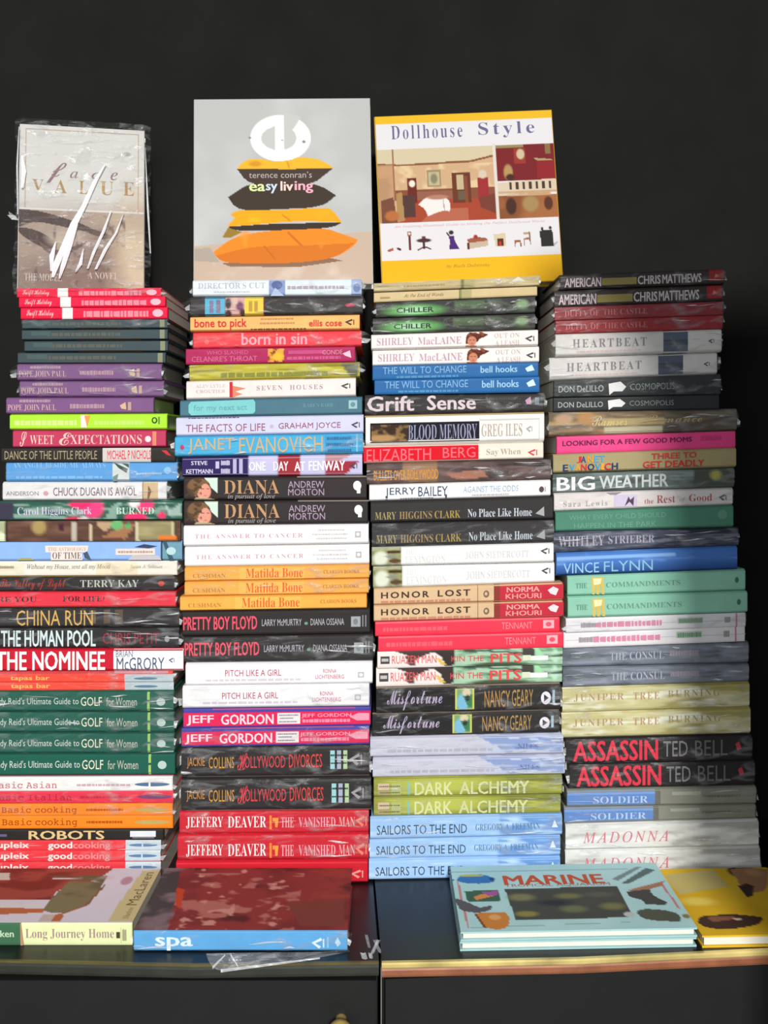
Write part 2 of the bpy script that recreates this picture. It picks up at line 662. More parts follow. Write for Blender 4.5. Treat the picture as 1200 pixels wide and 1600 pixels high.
def wrapping(root, o, Q, w, h, eL, eR, ncr, seed):
    r = random.Random(seed)
    mb = MB(o)
    cols = [i / 36 for i in range(37)]
    nv = 7
    grid = []
    mmL, mmR = eL * .00081 / w, eR * .00081 / w
    full = []
    if eL:
        full.append((-mmL, .32, .010))
        full.append((-mmL * .45, .75, .004))
    full += [(c, 1.0, 0) for c in cols]
    if eR:
        full.append((1 + mmR * .45, .75, .004))
        full.append((1 + mmR, .32, .010))
    tilt = [r.uniform(-.18, .18), r.uniform(-.18, .18)]
    ph = [r.uniform(0, 6) for _ in range(6)]
    for (u, sq, dd) in full:
        cv = .5 + (tilt[0] if u < 0 else tilt[1] if u > 1 else 0) * (1 - sq)
        row = []
        for j in range(nv):
            v = j / (nv - 1)
            wob = math.sin(u * 40 + ph[0] + v * 5) * math.sin(u * 17 + ph[1] - v * 7) * .5 + math.sin(u * 71 + v * 11 + ph[2]) * .3 + r.uniform(-.35, .35)
            edge = 1 - abs(2 * v - 1) ** 6
            vv = .03 + .94 * v
            vv = cv + (vv - .5) * sq if sq < 1 else vv
            row.append(Q(u, vv, dd - .0017 - .0012 * (wob + 1) * .5 * edge + (r.uniform(-.003, .003) if sq < 1 else 0)))
        grid.append(row)
    pts = [p for row in grid for p in row]
    fs = []
    for i in range(len(grid) - 1):
        for j in range(nv - 1):
            a = i * nv + j
            fs.append((a, a + nv, a + nv + 1, a + 1))
    mb.mesh(pts, fs, film())
    # sharp folds in the film
    cr = crease()
    spots = []
    for k in range(ncr):
        e = r.random()
        u = r.uniform(.72, 1.0) if e < .5 else r.uniform(0, .12) if e < .72 else r.uniform(.1, .9)
        spots.append((u, r.uniform(.12, .88), r.uniform(-.16, .16), r.uniform(.25, .95) * (1 if r.random() < .5 else -1), r.uniform(.008, .030)))
    for (u, v, du, sv, ww) in spots:
        L = r.uniform(.03, .19)
        n = 7
        for a in range(n - 1):
            qs = []
            for t in (a / (n - 1), (a + 1) / (n - 1)):
                uu = min(1.0, max(0, u + L * (t - .5)))
                v0 = v + sv * L * (t - .5) * .9 + .012 * math.sin(t * 7 + ph[3])
                wd = ww * 1.6 * math.sin(math.pi * (t * .92 + .04))
                qs.append((uu, min(.95, max(.05, v0 - wd)), min(.95, max(.05, v0)), min(.95, max(.05, v0 + wd))))
            p = [Q(qs[0][0], qs[0][1], -.003), Q(qs[0][0], qs[0][2], -.0040), Q(qs[0][0], qs[0][3], -.003),
                 Q(qs[1][0], qs[1][1], -.003), Q(qs[1][0], qs[1][2], -.0040), Q(qs[1][0], qs[1][3], -.003)]
            mb.mesh(p, [(0, 3, 4, 1), (1, 4, 5, 2)], cr)
    # gathered ends
    for e, side in ((eL, 0), (eR, 1)):
        if e >= 3:
            for k in range(2):
                s = -1 if side == 0 else 1
                base = 0 if side == 0 else 1
                v0 = r.uniform(.15, .5)
                ln = e * .00081 / w * r.uniform(.7, 1.1)
                p = [Q(base, v0, -.002), Q(base, v0 + .3, -.002), Q(base + s * ln, v0 + .2 + r.uniform(-.1, .1), r.uniform(-.002, .006)), Q(base + s * ln * .6, v0 - .02, -.004)]
                mb.mesh(p, [(0, 1, 2), (0, 2, 3)], cr if k == 0 else film())
    ob = mb.build('plastic_wrap', root)
    return ob


NAMES = {}


def book(label, group, corners, depth, Yoff, color, els, conv, hard=False, wrap=None, cover=None, spine_front=True, name=None, top=None, bottom=None):
    TL, TR, BL, BR = [c.copy() for c in corners]
    P0 = bilinear(TL, TR, BL, BR)
    P = lambda u, v, d: P0(u, v, d + Yoff)
    w, h = (TR - TL).length, (TL - BL).length
    o = (BL + BR) / 2 + Vector((0, Yoff, 0))
    root = thing(name or ('hardback_book' if hard else 'paperback_book'), label, 'book', o, group)
    cov = mat(cover or color, .5, .05, 0, 0, 40.0, .15)
    sp = mat(color, .5, .05, .05, 0, 45.0, .14)
    tc = .0022 if hard else .0007
    tc = min(tc / h, .2)
    ov = .003 if hard else .0003
    if spine_front:
        prof = (lambda v: .0045 * max(0.0, (abs(2 * v - 1) - .74) / .26) ** 2) if hard else (lambda v: .0010 * abs(2 * v - 1) ** 8)
        Q = lambda u, v, d: P(u, v, prof(v) + d)
        mb = MB(o)
        nv = 16
        us = [0, .004, .996, 1]
        fr, back = [], []
        for j in range(nv + 1):
            v = j / nv
            for u in us:
                fr.append(Q(u, v, .0008 if u in (0, 1) else 0))
            back += [P(0, v, .0055), P(1, v, .0055)]
        fs = [(j * 4 + i, j * 4 + i + 1, j * 4 + i + 5, j * 4 + i + 4) for j in range(nv) for i in range(3)]
        n = len(fr)
        for j in range(nv):
            b = n + 2 * j
            fs += [(b, j * 4, j * 4 + 4, b + 2), (j * 4 + 3, b + 1, b + 3, j * 4 + 7), (b + 1, b, b + 2, b + 3)]
        fs += [(0, n, n + 1, 3, 2, 1), (nv * 4, nv * 4 + 1, nv * 4 + 2, nv * 4 + 3, n + 2 * nv + 1, n + 2 * nv)]
        mb.mesh(fr + back, fs, sp)
        print_on(mb, Q, P, els, conv)
        mb.build('spine', root)
        d0, dp0, dp1 = .0056, .006, depth - ov
    else:
        Q = P
        d0, dp0, dp1 = 0, ov, depth - .006
    mb = MB(o); mb.box(P, 0, 1, 1 - tc, 1, d0, depth, cov)
    if top:
        top(mb, lambda u, v, d: P(u, 1, (1 - v) * 0 + v * depth) + Vector((0, 0, 1)) * d)
    mb.build('front_cover', root)
    mb = MB(o); mb.box(P, 0, 1, 0, tc, d0, depth, cov); mb.build('back_cover', root)
    mb = MB(o); mb.box(P, ov / w, 1 - ov / w, tc, 1 - tc, dp0, dp1, page_material()); mb.build('page_block', root)
    if not spine_front:
        mb = MB(o); mb.box(P, 0, 1, tc, 1 - tc, depth - .005, depth, sp); mb.build('spine', root)
    if wrap:
        wrapping(root, o, Q, w, h, wrap[0], wrap[1], wrap[2], hash((round(o.x * 1e4), round(o.z * 1e4))) & 0xffff)
    return root


def stack(rows, zoom, off, base, group, dmin=.140):
    """rows from the top down: (xl, xr, y at the left end, y at the right end, colour, label, printing, options)"""
    lines = [(r[0], r[2], r[1], r[3]) for r in rows] + [base]
    yat = lambda ln, x: ln[1] + (ln[3] - ln[1]) * (x - ln[0]) / (ln[2] - ln[0])
    rr = random.Random(len(rows))
    design = {}
    for i, r in enumerate(rows):
        xl, xr, _, _, color, label, els = r[:7]
        o = r[7] if len(r) > 7 else {}
        if isinstance(els, str):
            els, rx0, rx1 = design[els]
        else:
            rx0, rx1 = xl, xr
            if 'as' in o:
                design[o['as']] = (els, xl, xr)
        conv = (lambda x, a=rx0, b=rx1: ((off + x / zoom) - a) / (b - a))
        top, bot = lines[i], lines[i + 1]
        gap = .25 if i < len(rows) - 1 else 0
        c = [U(xl, yat(top, xl)), U(xr, yat(top, xr)), U(xl, yat(bot, xl) - gap), U(xr, yat(bot, xr) - gap)]
        book(label, o.get('g', group), c, dmin + rr.uniform(0, .012), o.get('y', rr.uniform(-.002, .003)), color, els, conv,
             hard=o.get('h', False), wrap=o.get('w'), cover=o.get('c'))


# ------------------------------------------------------------------ small pictures printed on spines
PICS['roses'] = lambda: paint(72, 10, '2f5a4c', [('n', '86a394', 9, .52, .12, 3), ('n', '3a3c48', 4, .6, .08, 8, (0, 0, .45, 1)), ('p', [(0, 0), (.1, 0), (.08, 1), (0, 1)], '3c3a48'),
    ('e', .52, .35, .055, .5, 'f0447e', .4), ('e', .45, .1, .06, .3, 'f2306a', .3), ('e', .42, 1., .06, .2, 'f2306a', .3), ('e', .47, .95, .03, .16, 'e8d8d8', .3),
    ('e', .8, .2, .045, .35, 'f2407a', .3), ('e', .75, .9, .06, .3, 'f2306a', .3), ('e', .89, .75, .018, .2, 'e23a6a', .3), ('p', [(.58, .9), (.64, .1), (.67, .1), (.64, 1)], '86a394'),
    ('p', [(.92, .7), (1, 0), (1, .8)], '9ab0a6'), ('l', .9, 0, .93, .6, .006, 'a8bcb0'), ('e', .74, .1, .03, .25, 'e8e0dc', .4)])
PICS['kitchen'] = lambda: paint(80, 9, '5a3e34', [('n', '7a5848', 7, .5, .3, 4), ('r', 0, 0, .14, 1, 'a8ac88'), ('e', .05, .85, .03, .3, 'dce8c0', .3), ('e', .12, .85, .03, .3, 'dce8c0', .3), ('r', .14, 0, .16, 1, '3a2a26'),
    ('e', .31, .3, .035, .35, 'a8905a', .5), ('e', .42, .3, .015, .2, '4a2430', .4), ('r', .47, .1, .49, 1, 'b8b0a0'), ('r', .56, .15, .57, 1, 'd0c0a0'), ('p', [(.59, .1), (.68, .05), (.63, .6)], 'b89a78'),
    ('p', [(.62, .8), (.72, .2), (.78, .2), (.73, .9)], 'a07050'), ('e', .69, .2, .03, .25, '6ab070', .4), ('e', .745, .25, .012, .15, '58a868', .3), ('r', .78, .1, .8, 1, 'd0c8a8'), ('r', .8, .1, .955, .9, '8f8660'),
    ('n', 'a89c70', 6, .5, .2, 9, (.8, .1, .955, .9)), ('r', .955, .1, .97, .8, 'c8bc90'), ('r', .97, .1, .985, 1, '4a4630'), ('r', .9, .72, .985, .9, 'e07a30')])
PICS['dogs'] = lambda: paint(16, 12, 'd8a8a0', [('e', .15, .35, .16, .3, '3a2428', .4), ('e', .15, .9, .18, .2, '4a2a30', .4), ('e', .75, .5, .2, .25, '7a4a68', .5), ('e', .9, .85, .16, .2, '4a2a30', .3), ('e', .5, .2, .16, .2, 'e8c0b0', .4)])
PICS['portrait'] = lambda: paint(40, 30, '3a302c', [('p', [(.58, .02), (.98, .02), (.98, .7), (.8, .45), (.72, .2)], 'cfe0d2'), ('e', .40, .40, .30, .36, '8c6c4a', .2), ('e', .58, .62, .21, .36, 'e09a84', .15),
    ('p', [(.1, .5), (.14, .15), (.35, .02), (.6, .06), (.74, .24), (.62, .26), (.5, .36), (.42, .6), (.36, .85), (.22, .8)], '7c5c40'), ('n', '54402e', 9, .55, .1, 6, (.05, 0, .5, .8)), ('l', .52, .5, .58, .5, .012, '6a4038'), ('l', .68, .5, .72, .5, .010, '6a4038'), ('l', .6, .8, .66, .8, .014, 'b8604e'),
    ('p', [(.35, .9), (.5, .86), (.78, .92), (.95, 1), (.25, 1)], 'cbb896')])
PICS['actress'] = lambda: paint(40, 26, 'f0e6e0', [('p', [(0, .4), (.08, .1), (.3, .02), (.55, .15), (.75, .1), (1, .2), (.9, .35), (.62, .45), (.55, .7), (.0, .8)], '5e2e22'), ('n', '8a4a34', 9, .55, .12, 4, (.1, .02, .9, .3)), ('e', .28, .62, .2, .32, 'cc8466', .2), ('l', .18, .55, .24, .55, .02, '5a2a20'), ('l', .34, .53, .4, .53, .02, '5a2a20'), ('l', .25, .78, .33, .77, .02, '9a4434'), ('p', [(0, .85), (.2, .9), (.5, .92), (.5, 1), (0, 1)], 'b8745a')])
PICS['rowers'] = lambda: paint(16, 14, '9a9a6a', [('n', '5a6a3a', 4, .5, .2, 2), ('e', .3, .6, .25, .4, 'd8dcc8', .4), ('e', .75, .25, .25, .1, '4a3426', .3), ('e', .8, .75, .22, .12, '5a4030', .3), ('e', .65, .5, .2, .08, '8a8a80', .4)])
PICS['pits'] = lambda: paint(90, 12, 'a8c8ac', [('r', 0, 0, .4, 1, 'e8dcd8'), ('p', [(.1, 0), (.22, .45), (.32, 0)], '4a3a38'), ('p', [(.15, .3), (.17, .9), (.2, .9), (.22, .3)], '5a4844'), ('p', [(.28, 0), (.34, .3), (.37, 1), (.41, 1), (.42, 0)], '3c3432'),
    ('l', .33, .5, .36, .9, .012, 'd8b85a'), ('n', '6f9a78', 10, .52, .12, 4, (.42, 0, 1, 1)), ('e', .66, .95, .16, .18, '4e5a48', .4), ('r', .78, .0, .85, .45, '4a4440'), ('p', [(.84, 0), (.87, 0), (.9, .4), (.88, .5)], '9cd8a4'),
    ('e', .96, .5, .02, .4, 'b8dcc0', .4), ('n', '3e4a40', 8, .62, .06, 6, (.42, 0, 1, .5))])
PICS['misfortune'] = lambda: paint(16, 16, 'c8cc5a', [('r', .08, .05, .92, .95, '7aa070'), ('e', .4, .65, .3, .4, '7ab8d8', .3), ('e', .6, .2, .22, .18, 'd8c8a8', .3), ('p', [(.4, .35), (.9, .3), (.9, .9), (.7, .9)], '3e7a50'), ('e', .65, .45, .12, .15, '2a3028', .4)])
PICS['mountain'] = lambda: paint(90, 12, 'c8c6d4', [('n', 'b4b2c4', 8, .5, .3, 5), ('p', [(.55, 0), (1, 0), (1, .9), (.72, .9)], '8c9cc8'), ('l', .66, .1, .98, .35, .015, 'c4cce4'), ('l', .75, .7, 1., .4, .02, '6a7ab0'), ('n', 'b8c4e0', 8, .55, .1, 7, (.6, 0, 1, 1)), ('p', [(.6, .9), (.9, .75), (1, 1), (.6, 1)], 'c4c4d0')])
PICS['celan'] = lambda: paint(12, 10, 'e8a04a', [('n', '7a3020', 5, .5, .1, 3), ('e', .6, .6, .3, .3, 'f0b83a', .4)])
PICS['bm'] = lambda: paint(34, 12, '3a2c22', [('n', '8a6a42', 7, .5, .14, 3), ('e', .3, .8, .4, .2, 'b08a5a', .5)])
PICS['bromance'] = lambda: paint(90, 14, '6e5e4a', [('n', '9a7e60', 9, .5, .2, 3), ('n', 'b89a6a', 6, .56, .2, 12), ('e', .08, .3, .05, .2, 'c09a78', .5), ('e', .2, .3, .05, .25, 'b88a5a', .6), ('r', .28, .3, .62, .6, 'b4a070'), ('r', .3, .68, .6, .98, 'c0b898'), ('r', .62, 0, 1, 1, '5a5046'), ('n', '7a6e5c', 8, .5, .2, 2, (.62, 0, 1, 1))])
PICS['smoke'] = lambda: paint(90, 14, '484c5c', [('n', '7c7e90', 10, .5, .2, 3), ('n', '2e3240', 7, .58, .12, 9)])
PICS['greyblue'] = lambda: paint(90, 14, '767b85', [('n', '8e94a4', 9, .5, .2, 3), ('n', '5a606a', 6, .58, .12, 9)])
PICS['papyrus'] = lambda: paint(90, 14, 'c6bd86', [('n', 'ddd6b0', 8, .48, .2, 3), ('n', 'a89c5a', 7, .58, .15, 9), ('n', 'f0ecd8', 5, .62, .1, 5)])
PICS['bluefade'] = lambda: paint(60, 12, '6a8ec8', [('n', '8aacdc', 8, .5, .2, 3), ('n', '50689c', 7, .6, .1, 9)])
PICS['shiny_white'] = lambda: paint(70, 10, 'd9d7d2', [('n', 'eeecea', 8, .5, .2, 3), ('n', 'b4b2ac', 7, .6, .1, 9)])
PICS['bullets'] = lambda: paint(80, 12, '5e4a46', [('n', '7a6260', 9, .5, .2, 3), ('n', '3e3230', 7, .6, .1, 9), ('p', [(.42, .6), (.62, .4), (.66, .8), (.5, .9)], 'a8705a'), ('p', [(.2, 0), (.38, 0), (.38, 1), (.2, .9)], 'a07a5a')])
PICS['bigweather'] = lambda: paint(70, 12, '64706c', [('n', '8e9a98', 8, .48, .2, 3), ('n', '46504c', 6, .6, .12, 9), ('r', .78, 0, 1, 1, '50544a'), ('e', .9, .35, .03, .25, 'b0a85a', .5)])
PICS['vince'] = lambda: paint(60, 14, '4a78c0', [('g', .45, 1, '24447c'), ('n', '6e98d8', 6, .55, .2, 3, (0, 0, 1, .5)), ('r', 0, .16, .66, .32, '8ab4e8')])
PICS['greenspot'] = lambda: paint(80, 12, '3a3836', [('e', .24, .6, .17, .34, '6fb464', .7), ('e', .24, .6, .09, .22, 'a8d8a8', .7), ('r', .5, .15, .68, .6, '56684a'), ('n', '4e5644', 8, .55, .1, 3, (.45, 0, 1, 1)), ('e', .92, .45, .04, .25, '8aa07a', .6)])
PICS['fenway'] = lambda: paint(80, 14, 'c2bede', [('r', 0, 0, .37, 1, '33285c'), ('r', .53, 0, .655, 1, 'a03038'), ('p', [(.8, .35), (.98, .35), (.9, 1), (.8, 1)], 'a03040'), ('p', [(.8, 0), (.95, 0), (.86, .35), (.8, .35)], 'b8868c'), ('n', 'c8c0e0', 6, .6, .1, 4, (.37, 0, .53, 1))])
PICS['tan_old'] = lambda: paint(60, 10, 'c0aa7c', [('n', 'd8c69a', 8, .5, .2, 3), ('r', .52, 0, .535, 1, '6a6a3a'), ('r', .535, 0, .6, 1, 'b2a878')])
PICS['alchemy'] = lambda: paint(80, 12, '94963a', [('n', 'b4b45a', 9, .5, .2, 3), ('n', '74783a', 7, .62, .1, 9), ('e', .35, .35, .25, .4, 'b8bc50', .8)])
PICS['sailors'] = lambda: paint(60, 12, '9cc0ea', [('r', .68, 0, 1, 1, '6a96d0'), ('n', 'b8d4f2', 8, .54, .2, 3)])
PICS['yellowgreen'] = lambda: paint(60, 12, 'bcae34', [('n', 'd2c858', 8, .5, .2, 3), ('n', '8a8028', 7, .6, .12, 9), ('p', [(.88, 0), (1, 0), (1, 1), (.95, 1)], '6a6650')])

# ------------------------------------------------------------------ the four stacks
S1 = 'books in the stack under the face book'
S2 = 'books in the stack under the pillow book'
S3 = 'books in the stack under the dollhouse book'
S4 = 'books in the stack topped by black books'
WT = 'eeeae6'
swe = [('b', 360, 425, 0, 1, 'ece6e2'), ('t', 142, 308, .2, .92, 'Swift Holiday', 'f7c6c8', 'c'), ('l', 492, 890, .3, .85, 'f58a98'), ('e', 915, 980, .2, .85, 'f6b8c4')]
slate = [('l', 300, 760, .3, .65, '5d5f56'), ('b', 200, 320, .2, .6, '4b5f5c'), ('b', 480, 880, .9, 1, 'a8683c'), ('b', 1000, 1030, .1, .9, '8c8f72')]
pope = [('l', 190, 380, .12, .3, 'b08f9c'), ('t', 120, 415, .42, .82, 'POPE JOHN PAUL', 'd2aaa4', 'r'), ('l', 500, 710, .4, .68, 'b48c9a'), ('p', [(805, .5), (840, .3), (845, .75), (815, .7)], 'd8b090'), ('b', 855, 875, .3, .8, 'c49a90')]
golf = [('t', -62, 495, .3, .72, "Cindy Reid's Ultimate Guide to", 'c6cfc6', 's'), ('t', 508, 640, .28, .7, 'GOLF', 'e6e0c4', 's'), ('t', 668, 858, .3, .7, 'for Women', 'bcbcae', 's'),
        ('b', 922, 938, .05, .42, '9ac06a'), ('b', 922, 938, .52, .95, '9ac06a'), ('e', 980, 1035, .33, .7, 'b4c8c0')]
cook = [('t', 12, 482, .2, .86, 'Basic cooking', '9a3c0e', 'm'), ('l', 540, 770, .4, .6, 'b05010'), ('e', 840, 1060, .36, .68, 'b8a060')]
good = [('b', 785, 1006, 0, 1, 'c6d2da'), ('t', -60, 182, .15, .9, 'dupleix', 'f6e8e2', 'b'), ('t', 300, 452, .15, .95, 'good', 'f8ece6', 'b'), ('t', 456, 690, .15, .95, 'cooking', 'f29090', 'b'), ('e', 805, 985, .33, .62, '5a7ea6'), ('b', 885, 895, .25, .7, 'c6d2da')]
tapas = [('b', 778, 1084, 0, 1, 'bac6ca'), ('t', 65, 312, .14, .88, 'tapas bar', 'fcb45c', 'b'), ('e', 835, 985, .38, .7, '5a7c94')]
GA = 'swift holiday paperbacks'
rows1 = [
    (26, 252, 450.5, 449.5, 'e81840', 'topmost of three thin cherry-red books with white band, under face book', swe, {'as': 'swe', 'g': 'thin cherry-red books', 'w': (0, 10, 3)}),
    (30, 259, 465, 463.5, 'e81840', 'middle one of three thin cherry-red books with white band', 'swe', {'g': 'thin cherry-red books'}),
    (32, 262, 481, 479.5, 'e81840', 'lowest of three thin cherry-red books, lying on slate-grey books', 'swe', {'g': 'thin cherry-red books'}),
    (35, 262, 499, 498, '3d4c50', 'thin slate-grey book directly below the thin cherry-red books', slate, {'as': 'slate', 'h': True, 'g': 'thin slate-grey books', 'w': (0, 4, 1)}),
    (34, 262, 515, 513.5, '3d4c50', 'second from the top of four thin slate-grey books', 'slate', {'h': True, 'g': 'thin slate-grey books'}),
    (37, 262, 532, 531, '3d4c50', 'third from the top of four thin slate-grey books', 'slate', {'h': True, 'g': 'thin slate-grey books'}),
    (26, 258, 550, 549.5, '3d4c50', 'lowest of four thin slate-grey books, resting on a wrapped purple book', 'slate', {'h': True, 'g': 'thin slate-grey books'}),
    (27, 253, 568.5, 568, '7d5583', 'purple wrapped book with twisted film tail, topmost of three purple books', pope, {'as': 'pope', 'h': True, 'w': (14, 4, 4), 'g': 'purple books'}),
    (30, 256, 595, 594.5, '7d5583', 'purple book with bright torn film fold, middle of three purple books', 'pope', {'h': True, 'w': (6, 5, 5), 'g': 'purple books'}),
    (9, 240, 621, 620.5, '7d5583', 'lowest purple book, clear gold lettering, lying on the lime book', 'pope', {'h': True, 'g': 'purple books'}),
    (15, 261, 647.5, 646, 'aef036', 'lime green book with dark round mark at spine end',
     [('l', 90, 480, .38, .72, 'd2f88a'), ('l', 590, 900, .42, .7, 'c6f674'), ('b', 505, 545, .08, .85, 'f4e2d8'), ('p', [(528, .1), (565, .1), (545, .85)], 'f09a50'), ('e', 948, 984, .22, .62, '2e4a30'), ('e', 957, 975, .3, .54, 'aef036'), ('b', 988, 1000, .2, .65, '6a9a3a')], {'h': True}),
    (19, 259, 672, 671.5, 'c03a5c', 'raspberry book lettered Sweet Expectations in curly pale capitals',
     [('t', 122, 165, .1, .92, 'S', 'f0c4b8', 'c'), ('t', 185, 335, .3, .8, 'WEET', 'f0c4b8', 'r'), ('t', 368, 445, .15, .86, 'E', 'f0c4b8', 'c'), ('t', 440, 885, .28, .8, 'XPECTATIONS', 'f0c4b8', 'r'), ('e', 905, 943, .35, .7, 'f8dce0'), ('b', 952, 976, .1, .9, 'e08a70')], {'h': True}),
    (1, 274, 700.5, 699, '2c2723', 'black book lettered Dance of the Little People, pale block with red name',
     [('b', 640, 942, .02, 1, 'cfc8c2'), ('t', 28, 606, .2, .8, 'DANCE OF THE LITTLE PEOPLE', 'a89a7c', 's'), ('t', 670, 942, .18, .8, 'MICHAEL P NICHOLS', 'e0304a', 's'), ('p', [(1008, .2), (1040, .2), (1072, .6), (1040, .5)], 'c8383a')], {}),
    (9, 277, 722.5, 722, '5b9edb', 'sky-blue book with a white and dark leafy patch on its spine',
     [('t', 80, 660, .02, .3, 'AN ANGEL BESIDE ME ALWAYS', '8cc0ec', 'r'), ('l', 100, 640, .7, .85, '80b6e6'), ('b', 703, 808, .02, .98, 'd6dad6'), ('p', [(710, .0), (800, .35), (790, .55), (740, .3)], '3c5048'), ('p', [(760, .05), (806, .1), (806, .3)], '4a5a50'), ('p', [(705, .75), (740, .6), (730, .98), (705, .98)], '7c8e88'), ('l', 850, 1010, .55, .66, 'a8d0f0'), ('e', 1025, 1070, .25, .62, '8cc2ee')], {'h': True, 'w': (0, 3, 1)}),
    (3, 260, 753, 752.5, 'e6e2e0', 'white book lettered Chuck Dugan is AWOL with tan end block',
     [('t', 35, 238, .5, .72, 'ANDERSON', '8a8684', 's'), ('e', 268, 300, .48, .74, 'd8a0a8'), ('t', 330, 852, .3, .74, 'CHUCK DUGAN IS AWOL', '7e6474', 's'), ('b', 888, 985, .02, .98, 'd2b48c'), ('p', [(925, .2), (945, .5), (930, .9), (920, .9)], '8a5a48'), ('b', 888, 893, .02, .98, 'a06a5a')], {'h': True, 'w': (0, 7, 2)}),
    (-4, 285, 783, 782, '2f5a4c', 'book with hot-pink roses on dark green leaves along its spine',
     [('r', -16, 1140, 0, 1, 'roses'), ('t', 112, 245, .3, .7, 'Carol', 'cfc6e0', 'r'), ('t', 262, 575, .3, .78, 'Higgins Clark', 'cfc6e0', 'r'), ('t', 728, 965, .34, .68, 'BURNED', 'c0dcc8', 'r')], {'h': True}),
    (-38, 282, 814.5, 813.5, '5a3e34', 'book with a brown and khaki painted kitchen shelf scene on spine', [('r', -152, 1128, 0, 1, 'kitchen')], {}),
    (-44, 284, 846, 845.5, '8eb4ef', 'cornflower-blue book with a cream sign lettered Of Time',
     [('p', [(282, .22), (552, .22), (545, .55), (510, .55), (515, .95), (318, .95), (318, .55), (285, .55)], 'efdcd2'), ('p', [(100, .95), (130, .84), (190, .84), (215, .95)], 'a8a04a'), ('t', 300, 540, .3, .48, 'THE ASTROLOGY', 'c0a898', 'r'), ('t', 328, 508, .55, .88, 'OF TIME', '6a6468', 'r'), ('p', [(520, .6), (545, .5), (570, .95), (530, .85)], '4c5668'),
      ('p', [(840, .3), (900, .15), (985, .25), (930, .36)], '3c4660'), ('p', [(800, .95), (830, .7), (990, .72), (1010, .95)], 'c4bcc0'), ('b', 724, 970, .38, .7, 'efd8cc'), ('l', 738, 955, .48, .6, 'b09a90'), ('b', 1005, 1016, 0, 1, '33485a'), ('b', 1016, 1132, 0, 1, '6f9cae'), ('p', [(1016, 0), (1040, 0), (1090, 1), (1060, 1)], '3c5868'), ('e', 1040, 1100, .3, .7, 'b8d4d8')], {'h': True}),
    (-44, 277, 877.5, 876.5, 'f1e8da', 'thin cream book in clear film with brown script lettering',
     [('b', -160, 150, .05, .95, 'f4e6cc'), ('b', 600, 860, .05, .95, 'f2dfc0'), ('l', 0, 90, .3, .5, 'a08a70'), ('t', 170, 690, .18, .62, 'Without my House, sent all my Mood', '8f8578', 'i'), ('t', 815, 1015, .25, .5, 'Susan A. Sellman', 'a8977c', 'i')], {'w': (0, 6, 1)}),
    (-40, 273, 900, 898.5, '2b2626', 'black book, red script title and pale capitals, above the red question book',
     [('b', -150, 1080, 0, .06, 'b08c3c'), ('t', 0, 410, .2, .92, 'The Valley of Light', 'b0342c', 'c'), ('t', 502, 868, .28, .72, 'TERRY KAY', 'c4c2b6', 'r'), ('e', 988, 1028, .35, .68, 'c04030')], {'h': True, 'w': (0, 5, 1)}),
    (-40, 275, 925, 924, 'e93144', 'bright red book lettered Are You for Life in black',
     [('b', -160, 1098, .84, .97, 'c88a60'), ('t', -60, 232, .3, .62, 'ARE YOU', '3c1a20', 'r'), ('t', 395, 655, .28, .6, 'FOR LIFE?', '3c1a20', 'r')], {'h': True, 'w': (0, 3, 1)}),
    (-40, 281, 950, 949, '2f2b2b', 'black book lettered China Run in thin gold capitals',
     [('b', 560, 600, .05, .8, '6e5840'), ('b', 650, 690, .1, .8, '5e4e3c'), ('b', 720, 770, .1, .85, '5a4c3c'), ('t', 105, 582, .12, .9, 'CHINA RUN', 'd9ab5c', 's')], {'h': True, 'w': (0, 5, 7)}),
    (-40, 280, 981, 980, '292626', 'black book lettered The Human Pool in narrow white capitals',
     [('t', 8, 600, .12, .9, 'THE HUMAN POOL', 'd8e6e6', 'b'), ('t', 645, 995, .25, .78, 'CHRIS PETIT', 'a02c38', 's'), ('e', 1030, 1060, .4, .7, '9c9ca0')], {'h': True, 'w': (0, 6, 6)}),
    (-40, 287, 1014, 1013, 'c61c30', 'red book lettered The Nominee in bold white, white end panel',
     [('b', 712, 1148, .02, .98, 'eeeef0'), ('t', -20, 660, .1, .94, 'THE NOMINEE', 'fbf6f0', 'b'), ('t', 728, 832, .08, .36, 'BRIAN', '66788c', 's'), ('t', 732, 1030, .38, .94, 'McGRORY', '4a5c72', 's'), ('v', 1055, 1092, .4, .62, '4a5a70')], {'h': True}),
    (-40, 270, 1049.5, 1048.5, 'f24a38', 'upper of two thin orange-red tapas books with grey end block', [('b', -160, 715, 0, .2, 'c43c44'), ('b', 715, 1050, 0, .2, 'c88c98')] + [(e[0], e[1], e[2], .28 + e[3] * .72, .28 + e[4] * .72, *e[5:]) for e in tapas], {'g': 'thin tapas books', 'w': (0, 6, 2)}),
    (-40, 266, 1066.5, 1066, 'f24a38', 'lower of two thin orange-red tapas books, on the dark green books', tapas, {'g': 'thin tapas books', 'w': (0, 4, 1)}),
    (-40, 272, 1080, 1079, '1f5b4c', 'dark green golf book directly below thin tapas books', golf, {'as': 'golf', 'h': True, 'w': (0, 7, 7), 'g': 'dark green golf books'}),
    (-40, 272, 1112.5, 1112, '1f5b4c', 'second from the top of four dark green golf books', 'golf', {'h': True, 'w': (0, 6, 5), 'g': 'dark green golf books'}),
    (-40, 272, 1146, 1145.5, '1f5b4c', 'third from the top of four dark green golf books', 'golf', {'h': True, 'w': (0, 4, 3), 'g': 'dark green golf books'}),
    (-40, 273, 1179, 1178, '1f5b4c', 'lowest of four dark green golf books, lying on a white cookbook', 'golf', {'h': True, 'g': 'dark green golf books'}),
    (-40, 270, 1214.5, 1213, WT, 'white cookbook lettered Basic Asian in pink typewriter letters',
